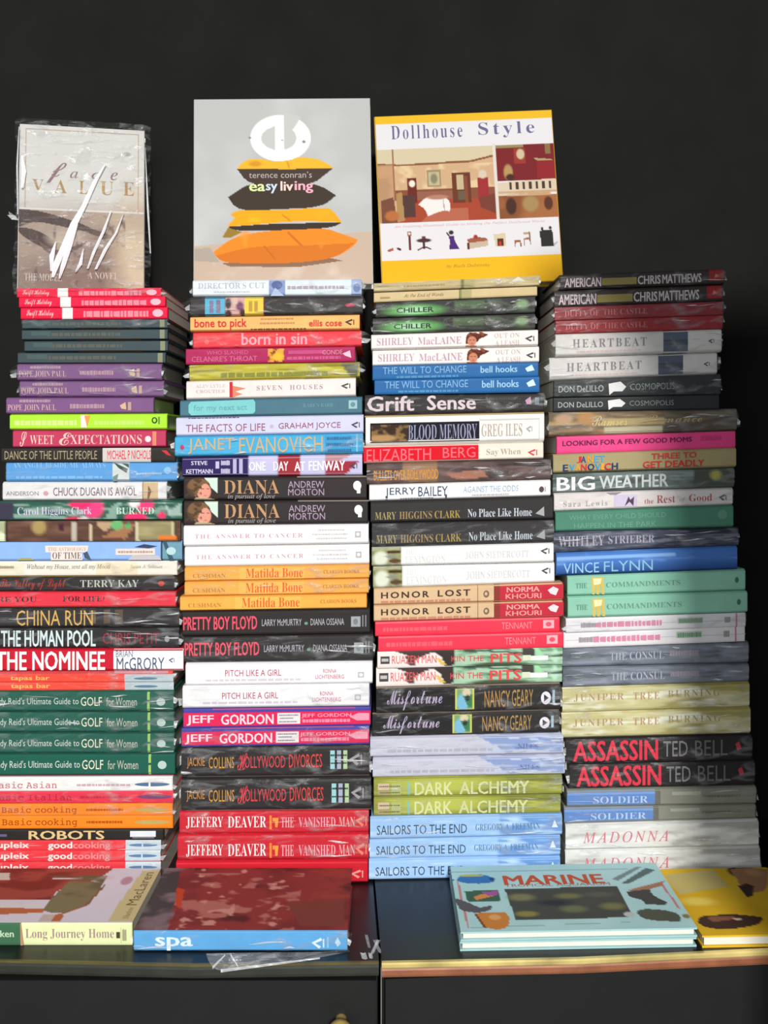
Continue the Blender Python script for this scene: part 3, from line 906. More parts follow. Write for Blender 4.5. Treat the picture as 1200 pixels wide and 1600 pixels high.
     [('t', -45, 358, .3, .78, 'Basic Asian', 'c05468', 'm'), ('l', 480, 815, .48, .66, 'c8a8b0'), ('e', 842, 1062, .4, .68, '4e6c94'), ('b', 930, 942, .35, .75, WT)], {'c': 'd0486a', 'w': (0, 8, 2)}),
    (-40, 271, 1236.5, 1235.5, 'e0304a', 'crimson cookbook lettered Basic Italian, between white and orange cookbooks',
     [('t', -45, 448, .24, .76, 'Basic Italian', 'a81c34', 'm'), ('l', 500, 815, .4, .6, 'b82840'), ('e', 858, 1075, .3, .66, '784068')], {'w': (0, 8, 2)}),
    (-40, 270, 1256, 1255, 'fe8422', 'upper of two orange cookbooks lettered Basic Cooking', cook, {'as': 'cook', 'g': 'orange cookbooks', 'w': (0, 7, 1)}),
    (-40, 270, 1275, 1274, 'fe8422', 'lower of two orange cookbooks lettered Basic Cooking, above the robots book', 'cook', {'g': 'orange cookbooks'}),
    (-40, 256, 1296, 1295, '2a2725', 'black book lettered Robots in outlined square capitals',
     [('l', 0, 45, .4, .65, '6a6488'), ('t', 182, 655, .1, .9, 'ROBOTS', 'd9bb84', 'b'), ('b', 815, 975, .15, .68, 'd8dce4'), ('l', 830, 965, .72, .82, '8a8c90')], {}),
    (-40, 251, 1313, 1312.5, 'e8343e', 'topmost of three red good cooking books with grey ends', good, {'as': 'good', 'g': 'red good cooking books', 'w': (0, 10, 3)}),
    (-40, 250, 1330, 1329.5, 'e8343e', 'middle one of three red good cooking books with grey ends', 'good', {'g': 'red good cooking books', 'w': (0, 9, 2)}),
    (-40, 251, 1347, 1346.5, 'e8343e', 'lowest of three red good cooking books, behind the journey book', [(e[0], e[1], e[2], e[3] * .5, e[4] * .5 if e[0] != 'b' or e[4] < 1 else 1, *e[5:]) for e in good], {'g': 'red good cooking books', 'w': (0, 8, 1)}),
]
stack(rows1, 4.0, 0, (0, 1380, 300, 1380), S1)

dia = [('r', 100, 285, .02, .98, 'portrait'), ('t', 318, 622, .14, .72, 'DIANA', 'c4966a', 'r'), ('t', 340, 600, .72, .97, 'in pursuit of love', 'b0a8a4', 'i'), ('t', 672, 870, .2, .48, 'ANDREW', 'b49ab0', 's'), ('t', 672, 870, .52, .8, 'MORTON', 'b49ab0', 's'),
       ('b', 720, 1110, -.0, .05, '9a8c84'), ('e', 1030, 1075, .2, .6, 'f0eeec'), ('b', 1050, 1070, .4, .72, 'f0eeec')]
ans = [('t', 158, 752, .42, .62, 'THE ANSWER TO CANCER', 'd09aa6', 'R'), ('l', 835, 985, .24, .32, 'ccc4c6'), ('l', 805, 1000, .45, .53, 'ccc4c6'), ('l', 825, 995, .65, .73, 'ccc4c6'), ('b', 1040, 1072, .36, .66, 'b8b4b6'), ('e', 1046, 1066, .42, .6, 'e8e4e4')]
mati = [('b', 400, 760, .0, 1, 'f9b95a'), ('t', 145, 325, .46, .74, 'CUSHMAN', 'b87c40', 'r'), ('t', 437, 752, .14, .8, 'Matilda Bone', 'ee5a30', 'r'), ('t', 866, 1062, .34, .58, 'CLARION BOOKS', 'b8783c', 'r')]
flo = [('t', 92, 500, .22, .74, 'PRETTY BOY FLOYD', 'ee5468', 'b'), ('t', 526, 745, .36, .62, 'LARRY McMURTRY', 'b8b4bc', 's'), ('e', 760, 780, .48, .6, '6a9a8a'), ('t', 795, 980, .36, .62, 'DIANA OSSANA', 'b8b4bc', 's'), ('b', 1018, 1070, .3, .7, 'a0a4a8'), ('e', 1030, 1056, .38, .62, '7c8084'), ('b', 1080, 1086, .25, .7, '8a8c90'), ('b', 1096, 1102, .25, .7, '8a8c90')]
pit = [('t', 325, 634, .3, .58, 'PITCH LIKE A GIRL', 'b44862', 's'), ('l', 218, 742, .7, .8, 'd2c8d0'), ('t', 865, 938, .3, .48, 'RONNA', 'c0607a', 's'), ('t', 822, 980, .56, .74, 'LICHTENBERG', 'c0607a', 's'), ('b', 1056, 1090, .45, .7, 'b8bcc0'), ('e', 1062, 1084, .5, .66, 'e4e4e6')]
jef = [('b', 95, 1125, .2, .9, 'dc2a55'), ('b', 255, 1040, .0, .06, 'b04a78'), ('b', 612, 738, .26, .84, 'e6dede'), ('l', 622, 728, .34, .42, '8a8490'), ('l', 625, 700, .5, .58, '8a8490'), ('l', 622, 720, .68, .76, '8a8490'), ('t', 112, 262, .32, .85, 'JEFF', 'f2d0dc', 'b'), ('t', 302, 592, .3, .83, 'GORDON', 'f4d4e0', 'b'),
       ('t', 745, 1020, .3, .55, 'JEFF GORDON', 'f79ab4', 'b'), ('l', 750, 1015, .6, .78, 'f58aa8'), ('p', [(1010, .5), (1060, .3), (1118, .32), (1118, .7), (1050, .7)], 'f49ab0')]
jac = [('t', 112, 210, .34, .7, 'JACKIE', 'c88a44', 's'), ('t', 232, 372, .34, .7, 'COLLINS', 'd29638', 's'), ('t', 390, 445, .22, .76, 'H', 'd8404a', 'c'), ('t', 430, 655, .32, .7, 'OLLYWOOD', 'd8404a', 's'), ('t', 675, 858, .28, .7, 'DIVORCES', 'dc4440', 's'),
       ('b', 903, 928, .18, .76, '9cd0d4'), ('b', 940, 963, .18, .76, 'a8b0c4'), ('b', 975, 997, .18, .76, 'b0cc9c'), ('l', 905, 995, .3, .36, '2c2628'), ('l', 905, 995, .55, .6, '2c2628'), ('v', 1008, 1078, .28, .66, 'a09a9c'), ('b', 1085, 1098, .25, .62, '50484a'), ('b', 110, 1120, .955, 1, 'a8968c')]
jfy = [('t', 108, 312, .24, .72, 'JEFFERY', 'fdf4f0', 'r'), ('t', 338, 550, .22, .7, 'DEAVER', 'fdf4f0', 'r'), ('b', 568, 580, .2, .78, 'f08a30'), ('p', [(585, .3), (618, .3), (612, .7), (600, .7), (598, .45), (585, .45)], 'f09a3a'), ('t', 632, 702, .28, .7, 'THE', 'f0b0b4', 'r'), ('t', 728, 932, .28, .7, 'VANISHED', 'eea8b8', 'r'), ('t', 950, 1040, .28, .7, 'MAN', 'f0a8a8', 'r'), ('v', 1042, 1104, .22, .7, 'ee8064')]
rows2 = [
    (301, 565, 437.5, 435, 'dfe6ec', 'pale wrapped book lettered Directors Cut, just under the pillow-cover book',
     [('b', 150, 560, .05, .95, 'eceef0'), ('t', 175, 545, .18, .52, "DIRECTOR'S CUT", 'b4bcc8', 'r'), ('l', 260, 460, .68, .78, 'c0c8d0'), ('b', 566, 655, .02, .98, '8a9cc6'), ('e', 580, 640, .1, .6, '5a6a9c'), ('p', [(575, .98), (600, .5), (650, .98)], 'b4c0e0'), ('l', 668, 980, .4, .58, 'b8a4b0'), ('b', 1020, 1075, .02, .98, 'a8b6d8'), ('e', 1030, 1070, .3, .8, '7686b4')], {'w': (7, 8, 1), 'h': True}),
    (297, 567, 464, 462.5, '332d2c', 'black wrapped book with cyan and yellow blocks and small faces',
     [('b', 213, 323, .02, .98, '5cb4d4'), ('l', 238, 260, .15, .85, '8a6a8a'), ('l', 275, 298, .1, .85, '8a6a8a'), ('r', 325, 432, .02, .98, 'dogs'), ('b', 432, 535, .02, .98, 'ecd04c'), ('l', 455, 475, .2, .8, 'c08a3a'), ('l', 485, 505, .2, .8, 'c08a3a'), ('b', 535, 540, .02, .98, 'a03a30'), ('e', 985, 1040, .4, .6, 'c03a50')], {'w': (12, 4, 3), 'h': True}),
    (297, 562, 495, 491, 'f3b56c', 'peach-orange book lettered bone to pick in red',
     [('t', 155, 443, .16, .9, 'bone to pick', 'd8383c', 'b'), ('l', 520, 700, .16, .28, 'c08a5c'), ('l', 515, 710, .44, .56, 'c08a5c'), ('l', 465, 770, .84, .94, '7a5a40'), ('t', 786, 968, .32, .74, 'ellis cose', 'e0453e', 'b'), ('v', 984, 1036, .3, .7, '4a4038')], {'h': True}),
    (301, 565, 518.5, 515.5, 'ee3a46', 'red wrapped book lettered born in sin, film tail at its end',
     [('b', 165, 600, .22, .36, 'f25a50'), ('t', 412, 775, .1, .82, 'born in sin', 'f4a4b0', 'b'), ('e', 208, 235, .45, .75, 'f06a60')], {'w': (7, 15, 2), 'h': True}),
    (290, 555, 545.5, 541.5, 'ae2458', 'magenta book with a small orange picture on its spine',
     [('t', 222, 452, .14, .4, 'WHO SLASHED', 'd8688c', 's'), ('t', 140, 500, .5, .86, "CELANIRE'S THROAT", 'd8708f', 's'), ('r', 560, 650, .06, .94, 'celan'), ('b', 672, 880, .2, .44, 'c85080'), ('t', 860, 970, .2, .5, 'CONDE', 'e090a8', 's'), ('l', 665, 960, .6, .82, 'cc5a84'), ('p', [(972, .45), (1012, .25), (1020, .75), (985, .6)], 'e8c0d0')], {}),
    (296, 562, 569.5, 565, 'bcae34', 'mustard-green crinkly wrapped book above the white Seven Houses book', [('r', 128, 1066, .0, 1, 'yellowgreen'), ('l', 300, 900, .55, .85, '8a8a3c')], {'w': (11, 9, 5), 'h': True}),
    (291, 556, 595.5, 590, 'ecdfda', 'off-white book lettered Seven Houses with a red stripe',
     [('b', 348, 366, .02, .98, 'd0303c'), ('p', [(366, .3), (440, .45), (380, .6), (420, .75), (366, .9)], 'd88a6a'), ('t', 164, 325, .2, .36, 'ALEV LYTLE', 'd4bcb4', 'r'), ('t', 164, 325, .48, .64, 'CROUTIER', 'd0b4ac', 'r'), ('t', 498, 862, .32, .56, 'SEVEN  HOUSES', 'b09a9c', 'R'), ('v', 962, 1014, .28, .58, '4a4642')], {'h': True}),
    (281, 566, 625.5, 619.5, '4a7484', 'dark teal book with a pale aqua title panel',
     [('p', [(135, .1), (480, .04), (490, .2), (490, .72), (478, .86), (138, .9), (122, .72), (122, .28)], '7fc8c8'), ('t', 150, 445, .3, .72, 'for my next act', '6aa8b0', 's'), ('t', 755, 920, .34, .56, 'KAREN BARR', '7298a4', 'r'), ('b', 1005, 1052, .2, .68, 'a0c0c4'), ('e', 1015, 1042, .3, .58, '6a929c')], {'h': True}),
    (275, 568, 652.5, 647.5, 'd0cfe8', 'pale lavender book lettered The Facts of Life',
     [('t', 108, 545, .38, .78, 'THE FACTS OF LIFE', '9c5a6c', 's'), ('e', 570, 592, .45, .65, 'c0b4c8'), ('t', 618, 960, .38, .78, 'GRAHAM JOYCE', '9c5a6c', 's'), ('v', 1018, 1066, .38, .72, '4c4a5a'), ('l', 120, 400, .02, .07, '4a4a64')], {'h': True}),
    (273, 567, 682.5, 677, '45aedb', 'bright turquoise wrapped book with large sandy capitals',
     [('b', 872, 1085, .02, .98, '3fa0d0'), ('e', 75, 98, .4, .66, 'c03a6a'), ('t', 120, 375, .1, .88, 'JANET', 'd6b07c', 's'), ('t', 402, 862, .1, .88, 'EVANOVICH', 'd6b07c', 's'), ('l', 885, 1020, .15, .3, '2f6aa0'), ('l', 880, 1030, .45, .6, '2f6aa0'), ('l', 890, 1020, .74, .88, '2f6aa0'), ('b', 1046, 1056, .05, .9, '78c4e4')], {'w': (9, 3, 3), 'h': True}),
    (284, 566, 714, 709, 'e2def0', 'navy, white and red striped book lettered One Day at Fenway',
     [('r', 85, 1080, 0, 1, 'fenway'), ('t', 135, 225, .22, .42, 'STEVE', 'd8d0e8', 'b'), ('t', 108, 255, .62, .84, 'KETTMANN', 'd8d0e8', 'b'), ('b', 270, 290, .25, .6, 'c4bcd8'), ('l', 300, 350, .2, .45, 'c4bcd8'), ('l', 300, 350, .6, .85, 'c4bcd8'), ('b', 366, 386, .15, .85, 'b8b0d4'), ('b', 400, 420, .15, .85, 'b8b0d4'),
      ('t', 455, 548, .3, .74, 'ONE', 'f6f2fa', 'b'), ('t', 590, 672, .3, .74, 'DAY', 'f6e8ec', 'b'), ('t', 706, 765, .32, .76, 'AT', 'faf6fa', 'b'), ('t', 785, 985, .3, .76, 'FENWAY', 'faf2f6', 'b'), ('v', 1010, 1052, .4, .68, '4a4a5c')], {'h': True}),
    (287, 573, 745.5, 743.5, '322c2c', 'upper of two black books with a small short-haired portrait on the spine', dia, {'as': 'dia', 'h': True, 'g': 'black portrait books'}),
    (287, 575, 782.5, 781.5, '322c2c', 'lower of two black books with a small short-haired portrait on the spine', 'dia', {'h': True, 'g': 'black portrait books'}),
    (287, 576, 821.5, 818.5, 'f2efee', 'upper of two thick white books faintly lettered The Answer to Cancer', ans, {'as': 'ans', 'h': True, 'g': 'white answer books'}),
    (288, 577, 854.5, 850, 'f2efee', 'lower of two thick white books faintly lettered The Answer to Cancer', 'ans', {'h': True, 'g': 'white answer books'}),
    (288, 577, 887, 882.5, 'f4ac4c', 'topmost of three orange-yellow books with red storybook lettering', mati, {'as': 'mati', 'h': True, 'g': 'orange-yellow storybooks', 'w': (0, 3, 1)}),
    (288, 576, 909.5, 904.5, 'f4ac4c', 'middle one of three orange-yellow books with red storybook lettering', 'mati', {'h': True, 'g': 'orange-yellow storybooks', 'w': (0, 3, 1)}),
    (281, 573, 932.5, 928, 'f4ac4c', 'lowest of three orange-yellow storybooks, jutting out at one end', 'mati', {'h': True, 'g': 'orange-yellow storybooks'}),
    (284, 578, 955.5, 951, '302c2b', 'upper of two black books with coral-red narrow capitals', flo, {'as': 'flo', 'h': True, 'g': 'black books with coral capitals'}),
    (286, 583, 996, 991.5, '302c2b', 'lower of two black books with coral-red capitals, wrapped in film', 'flo', {'h': True, 'w': (3, 4, 2), 'g': 'black books with coral capitals'}),
    (290, 582, 1036.5, 1033.5, 'efeced', 'upper of two white books lettered Pitch Like a Girl', pit, {'as': 'pit', 'h': True, 'g': 'white pitch books'}),
    (285, 577, 1072.5, 1068.5, 'efeced', 'lower of two white books lettered Pitch Like a Girl', 'pit', {'h': True, 'w': (8, 0, 1), 'g': 'white pitch books'}),
    (286, 579, 1108, 1104.5, '433f98', 'upper of two violet-blue racing books with pink title band', jef, {'as': 'jef', 'g': 'violet-blue racing books'}),
    (283, 577, 1138.5, 1134, '433f98', 'lower of two violet-blue racing books with pink title band', 'jef', {'w': (3, 2, 1), 'g': 'violet-blue racing books'}),
    (283, 577, 1168, 1163.5, '2a2626', 'upper of two black books lettered Hollywood Divorces in orange and red', jac, {'as': 'jac', 'h': True, 'w': (3, 5, 2), 'g': 'black hollywood books'}),
    (283, 580, 1217, 1214, '2a2626', 'lower of two black books lettered Hollywood Divorces in orange and red', 'jac', {'h': True, 'w': (3, 2, 1), 'g': 'black hollywood books'}),
    (280, 576, 1268.5, 1266, 'cb1e2f', 'topmost of three deep red books lettered The Vanished Man', jfy, {'as': 'jfy', 'h': True, 'w': (0, 2, 2), 'g': 'deep red vanished man books'}),
    (277, 576, 1306, 1303, 'cb1e2f', 'middle one of three deep red books lettered The Vanished Man', [(e[0], e[1], e[2], *(e[3:] if e[0] == 'p' else (e[3] + .13, e[4] + .13, *e[5:]))) if e[0] != 'p' else ('p', [(x, v + .13) for x, v in e[1]], e[2]) for e in jfy], {'h': True, 'w': (0, 4, 3), 'g': 'deep red vanished man books'}),
    (275, 575, 1346, 1344, 'cb1e2f', 'lowest of three deep red books, mostly hidden behind the spa book', [('v', 1015, 1085, .4, .78, 'ec9a90')], {'h': True, 'g': 'deep red vanished man books'}),
]
stack(rows2, 3.529, 260, (275, 1381, 575, 1379.5), S2)

shi = [('t', 102, 302, .26, .72, 'SHIRLEY', 'c49ab0', 'r'), ('t', 328, 568, .28, .74, 'MacLAINE', 'c49ab0', 'r'), ('r', 592, 715, .02, .98, 'actress'), ('t', 750, 888, .16, .44, 'OUT ON', 'd0bcb8', 'r'), ('t', 755, 888, .6, .9, 'A LEASH', 'd0bcb8', 'r'), ('v', 918, 970, .36, .72, '4c4450')]
wil = [('t', 135, 595, .1, .6, 'THE WILL TO CHANGE', '88b4d8', 's'), ('l', 210, 550, .74, .9, '5a94c0'), ('t', 672, 875, .18, .66, 'bell hooks', '9cc8e4', 'b'), ('p', [(918, .4), (955, .15), (970, .55), (930, .65)], 'd0ecf0')]
mar = [('t', 92, 208, .5, .84, 'MARY', 'a89a66', 'r'), ('t', 226, 405, .5, .84, 'HIGGINS', 'a88a5a', 'r'), ('t', 420, 562, .5, .84, 'CLARK', 'b0944e', 'r'), ('t', 602, 955, .46, .82, 'No Place Like Home', 'd0d6de', 'r'), ('p', [(975, .72), (1022, .42), (1024, .84)], 'a8aaac')]
lex = [('r', 75, 235, .02, .98, 'rowers'), ('b', 236, 244, .0, 1, 'e2dfdc'), ('t', 258, 318, .15, .4, 'THE', 'dcdad6', 'r'), ('t', 258, 480, .5, .84, 'LEXINGTON', 'dad8d4', 'r'), ('t', 590, 940, .34, .72, 'JOHN SIEDERCOTT', 'd6d4d2', 'r'), ('v', 1002, 1052, .24, .56, '4c4a4a')]
hon = [('b', 748, 1132, 0, 1, 'c43040'), ('b', 748, 782, 0, 1, '8e3a34'), ('t', 125, 390, .22, .6, 'HONOR', '44342e', 'B'), ('t', 438, 618, .2, .58, 'LOST', '44342e', 'B'), ('l', 125, 618, .74, .9, 'c8886c'), ('b', 657, 661, 0, 1, '9a7a5a'), ('e', 690, 722, .3, .72, '7e6a56'), ('e', 697, 712, .4, .6, 'd8b690'), ('t', 818, 1000, .16, .46, 'NORMA', 'f0a8a0', 'b'), ('t', 812, 1010, .54, .84, 'KHOURI', 'f09a94', 'b'), ('p', [(1045, .4), (1075, .2), (1105, .35), (1090, .7), (1060, .6)], 'f6dce0')]
rde = [('b', 95, 1100, .02, .12, 'f26474'), ('l', 135, 500, .4, .7, 'f4606e'), ('t', 790, 960, .26, .72, 'TENNANT', 'f48c94', 's'), ('b', 1020, 1080, .18, .74, 'f6b0b8'), ('e', 1034, 1066, .3, .62, 'ee5868')]
pts_ = [('r', 105, 1125, 0, 1, 'pits'), ('b', 122, 172, .28, .74, '4a4648'), ('l', 128, 166, .4, .6, 'c8c4c4'), ('t', 185, 430, .26, .74, 'RUAZEN MAN', 'e05a5c', 's'), ('t', 512, 690, .36, .68, 'KIN THE', 'd84c50', 's'), ('t', 728, 900, .26, .82, 'PITS', 'e0504e', 'b'), ('b', 905, 950, .4, .72, 'd8dcc0'), ('b', 950, 1045, .45, .72, 'e6eee6')]
mis = [('b', 98, 530, .1, .94, '1e1c1c'), ('t', 158, 462, .12, .88, 'Misfortune', 'bcaac8', 'c'), ('r', 533, 638, .12, .9, 'misfortune'), ('t', 695, 835, .22, .84, 'NANCY', 'b88a4c', 's'), ('t', 845, 962, .2, .82, 'GEARY', 'b08a52', 's'), ('e', 1005, 1060, .3, .78, 'e8e4ec'), ('p', [(1022, .4), (1048, .54), (1022, .68)], '2a2628'), ('b', 1068, 1082, .25, .74, 'a8c0d0'), ('b', 98, 1110, .0, .04, '8c7a6a')]
mou = [('r', 65, 1130, 0, 1, 'mountain'), ('l', 160, 740, .62, .78, 'b4aebc'), ('t', 880, 990, .45, .7, 'NILES', '6070a8', 'r')]
alc = [('r', 85, 1120, 0, 1, 'alchemy'), ('b', 108, 170, .28, .62, 'd4b8a0'), ('b', 108, 170, .68, .96, 'b0a070'), ('b', 182, 235, .28, .96, 'b4ba74'), ('l', 115, 230, .4, .47, '6a6a34'), ('l', 115, 230, .72, .8, '6a6a34'), ('b', 272, 284, .2, .95, '8ac0b0'), ('t', 310, 520, .24, .9, 'DARK', 'd9dc9c', 'b'), ('t', 556, 940, .24, .9, 'ALCHEMY', 'd0d498', 'b')]
sai = [('r', 65, 1120, 0, 1, 'sailors'), ('t', 102, 598, .36, .78, 'SAILORS TO THE END', '33485a', 's'), ('t', 645, 1000, .38, .68, 'GREGORY A. FREEMAN', '5a7c9c', 'r'), ('p', [(1065, .6), (1080, .25), (1098, .6)], 'e4f0f8')]
rows3 = [
    (584, 842, 443, 431, 'c0aa7c', 'upper of two thin tan books just below the dollhouse book', [('r', 85, 1000, 0, 1, 'tan_old'), ('l', 250, 480, .4, .65, 'a89468'), ('p', [(840, .5), (880, .0), (920, .5)], 'e6dccc')], {'as': 'tan', 'g': 'thin tan books', 'w': (0, 3, 3)}),
    (584, 840, 456, 446, 'd0b98a', 'lower of two thin tan books, above the green-lit black books', [('b', 555, 570, 0, 1, '8a8a5a'), ('b', 570, 625, 0, 1, 'b4a87a'), ('l', 120, 175, .5, .7, 'a08a60'), ('t', 250, 470, .3, .72, 'At the End of Words', '8a6a4a', 'i')], {'g': 'thin tan books'}),
    (588, 836, 472, 461.5, '3a3836', 'upper of two wrapped black books with a glowing green patch', [('r', 98, 974, 0, 1, 'greenspot'), ('t', 210, 415, .42, .72, 'CHILLER', '2a3a2c', 'b')], {'as': 'chi', 'w': (8, 4, 3), 'h': True, 'g': 'black green-patch books'}),
    (583, 836, 497, 489.5, '3a3836', 'lower of two wrapped black books with a glowing green patch', 'chi', {'w': (4, 4, 2), 'h': True, 'g': 'black green-patch books'}),
    (580, 841, 522.5, 514.5, 'eee6e0', "upper of two white books with a small red-haired woman's picture", shi, {'as': 'shi', 'h': True, 'g': 'white leash books'}),
    (582, 843, 547, 540.5, 'eee6e0', "lower of two white books with a small red-haired woman's picture", 'shi', {'h': True, 'g': 'white leash books'}),
    (582, 841, 572.5, 566.5, '2666a2', 'upper of two cobalt-blue books lettered The Will to Change', wil, {'as': 'wil', 'g': 'cobalt-blue change books'}),
    (585, 843, 594.5, 588.5, '2666a2', 'lower of two cobalt-blue books lettered The Will to Change', 'wil', {'g': 'cobalt-blue change books'}),
    (570, 850, 617, 613, '2c2828', 'black book lettered Grift Sense in chunky pale capitals',
     [('t', 48, 308, .08, .82, 'Grift', 'e2cdd0', 'b'), ('t', 378, 648, .08, .8, 'Sense', 'e2cdd0', 'b'), ('l', 700, 880, .2, .36, '4c4644'), ('l', 705, 880, .6, .8, '4c4644'), ('p', [(920, .4), (950, .2), (955, .6), (930, .6)], 'c89ab4'), ('b', 975, 997, .25, .62, '7a8a94')], {'h': True, 'w': (0, 6, 1)}),
    (571, 851, 649.5, 643.5, 'ece9e4', 'white book lettered Blood Memory on a black picture panel',
     [('b', 65, 668, .26, .92, '1c1a24'), ('r', 72, 275, .32, .88, 'bm'), ('t', 275, 655, .34, .84, 'BLOOD MEMORY', '9a9cb8', 'r'), ('t', 680, 905, .36, .78, 'GREG ILES', 'b8a898', 'r'), ('b', 668, 1000, .2, .24, 'd0ccc6'), ('b', 668, 1000, .9, .93, 'd0ccc6'), ('b', 997, 1000, .2, .93, 'd0ccc6'), ('v', 925, 960, .45, .66, 'a8a8a8'), ('b', 35, 1025, .0, .05, 'c8a878')], {'h': True}),
    (568, 849, 696.5, 690.5, 'e8e0d0', 'book half scarlet with pale capitals, half cream, below Blood Memory',
     [('b', 28, 662, .02, .98, 'dc1426'), ('t', 45, 400, .22, .88, 'ELIZABETH', 'f0707c', 's'), ('t', 465, 645, .2, .8, 'BERG', 'f0707c', 's'), ('t', 705, 895, .34, .76, 'Say When', 'b4a89c', 'r'), ('v', 932, 985, .4, .8, 'd84a58')], {'h': True}),
    (573, 860, 724.5, 717, '5e4a46', 'brown wrapped book with golden narrow capitals and shiny crumpled film', [('r', 48, 1060, 0, 1, 'bullets'), ('t', 85, 440, .34, .82, 'BULLETS OVER BOLLYWOOD', 'd8943c', 'b')], {'h': True, 'w': (0, 3, 9)}),
    (577, 860, 757.5, 749.5, 'efedeb', 'white book lettered Against the Odds in pale blue',
     [('t', 148, 315, .22, .78, 'JERRY', '3c4a68', 's'), ('t', 330, 492, .2, .78, 'BAILEY', '3c4a68', 's'), ('b', 150, 162, .72, .94, '3c4a68'), ('b', 478, 488, .7, .92, '3c4a68'), ('l', 230, 412, .84, .92, '8a8a92'), ('t', 578, 882, .26, .62, 'AGAINST THE ODDS', 'a8bcd8', 's'), ('l', 625, 830, .74, .84, 'c0b8bc'), ('e', 995, 1022, .38, .74, '5a4a4a'), ('b', 1026, 1031, .4, .7, 'a0a0a0')], {'h': True}),
    (579, 864, 783.5, 775.5, '343131', 'upper of two black books lettered No Place Like Home', mar, {'as': 'mar', 'h': True, 'g': 'black home books'}),
    (581, 865, 817.5, 812, '343131', 'lower of two black books lettered No Place Like Home', 'mar', {'h': True, 'w': (0, 2, 0), 'g': 'black home books'}),
    (581, 865, 855.5, 848, 'f1efed', 'upper of two plain white books with a green picture square', lex, {'as': 'lex', 'h': True, 'g': 'white books with green picture'}),
    (583, 867, 885, 879, 'f1efed', 'lower of two plain white books with a green picture square', 'lex', {'h': True, 'g': 'white books with green picture'}),
    (584, 880, 920.5, 910.5, 'd9b78f', 'upper of two tan and red books lettered Honor Lost', hon, {'as': 'hon', 'h': True, 'g': 'tan and red honor books'}),
    (584, 880, 946.5, 938.5, 'd9b78f', 'lower of two tan and red books lettered Honor Lost', 'hon', {'h': True, 'g': 'tan and red honor books'}),
    (586, 875, 972.5, 964.5, 'ee3a50', 'upper of two plain coral-red books below the tan Honor Lost pair', rde, {'as': 'rde', 'g': 'plain coral-red books'}),
    (591, 880, 994.5, 987.5, 'ee3a50', 'lower of two plain coral-red books, above the mint and white pair', 'rde', {'g': 'plain coral-red books'}),
    (590, 878, 1018.5, 1011.5, 'a8c8ac', 'upper of two mint and white books lettered In the Pits', pts_, {'as': 'pts', 'g': 'mint pits books'}),
    (588, 878, 1044.5, 1038, 'a8c8ac', 'lower of two mint and white books lettered In the Pits', 'pts', {'g': 'mint pits books'}),
    (588, 875, 1074, 1066.5, '2b2726', 'upper of two black books with pale script and a small bright picture', mis, {'as': 'mis', 'h': True, 'w': (0, 5, 1), 'g': 'black script-title books'}),
    (582, 874, 1115.5, 1109, '2b2726', 'lower of two black books with pale script and a small bright picture', 'mis', {'h': True, 'w': (0, 4, 1), 'g': 'black script-title books'}),
    (579, 880, 1153, 1146.5, 'c8c6d4', 'upper of two pale lilac wrapped books with blue mountain end', mou, {'as': 'mou', 'h': True, 'w': (3, 3, 5), 'g': 'pale lilac wrapped books'}),
    (583, 882, 1184.5, 1179, 'c8c6d4', 'lower of two pale lilac wrapped books with blue mountain end', 'mou', {'h': True, 'w': (6, 4, 6), 'g': 'pale lilac wrapped books'}),
    (584, 878, 1215.5, 1210, '94963a', 'upper of two olive-green wrapped books lettered Dark Alchemy', alc, {'as': 'alc', 'h': True, 'w': (2, 3, 5), 'g': 'olive-green alchemy books'}),
    (584, 876, 1245.5, 1241, '94963a', 'lower of two olive-green wrapped books lettered Dark Alchemy', 'alc', {'h': True, 'w': (2, 2, 2), 'g': 'olive-green alchemy books'}),
    (580, 878, 1276.5, 1271, '9cc0ea', 'topmost of three light blue books lettered Sailors to the End', sai, {'as': 'sai', 'h': True, 'w': (0, 2, 2), 'g': 'light blue sailors books'}),
    (579, 876, 1312, 1305, '9cc0ea', 'middle one of three light blue books lettered Sailors to the End', 'sai', {'h': True, 'w': (0, 2, 5), 'g': 'light blue sailors books'}),
    (578, 876, 1344.5, 1339, '9cc0ea', 'lowest of three light blue sailors books, partly behind the marine book', 'sai', {'h': True, 'g': 'light blue sailors books'}),
]
stack(rows3, 3.529, 560, (578, 1377.5, 876, 1371.9), S3)

ame = [('b', 335, 515, .35, .8, '9a8a4e'), ('t', 140, 330, .28, .88, 'AMERICAN', 'e2ccd0', 'b'), ('t', 520, 640, .28, .84, 'CHRIS', 'cfc4c2', 'b'), ('t', 648, 852, .26, .84, 'MATTHEWS', 'cfc4c2', 'b'), ('b', 892, 968, .05, .8, '9c2c2c'), ('p', [(925, .3), (945, .5), (920, .6)], 'd86a5a')]
duf = [('t', 140, 320, .3, .75, 'DUFFY OF', 'cc8080', 'r'), ('t', 340, 570, .28, .72, 'THE CASTLE', 'c47070', 'r'), ('l', 620, 860, .3, .6, '90343c')]
hea = [('b', 655, 783, 0, 1, '5a6272'), ('b', 655, 783, .4, .65, '48505e'), ('t', 183, 568, .26, .62, 'HEARTBEAT', '8e8288', 'R'), ('l', 205, 545, .76, .84, 'd8bcb8'), ('v', 888, 920, .42, .62, '4a4644')]
ron = [('t', 108, 342, .36, .74, 'DON DeLILLO', 'b4bcb8', 's'), ('p', [(368, .3), (430, .2), (460, .5), (440, .75), (395, .75), (372, .95)], 'e4e2e0'), ('t', 480, 712, .34, .7, 'COSMOPOLIS', '8a928e', 's')]
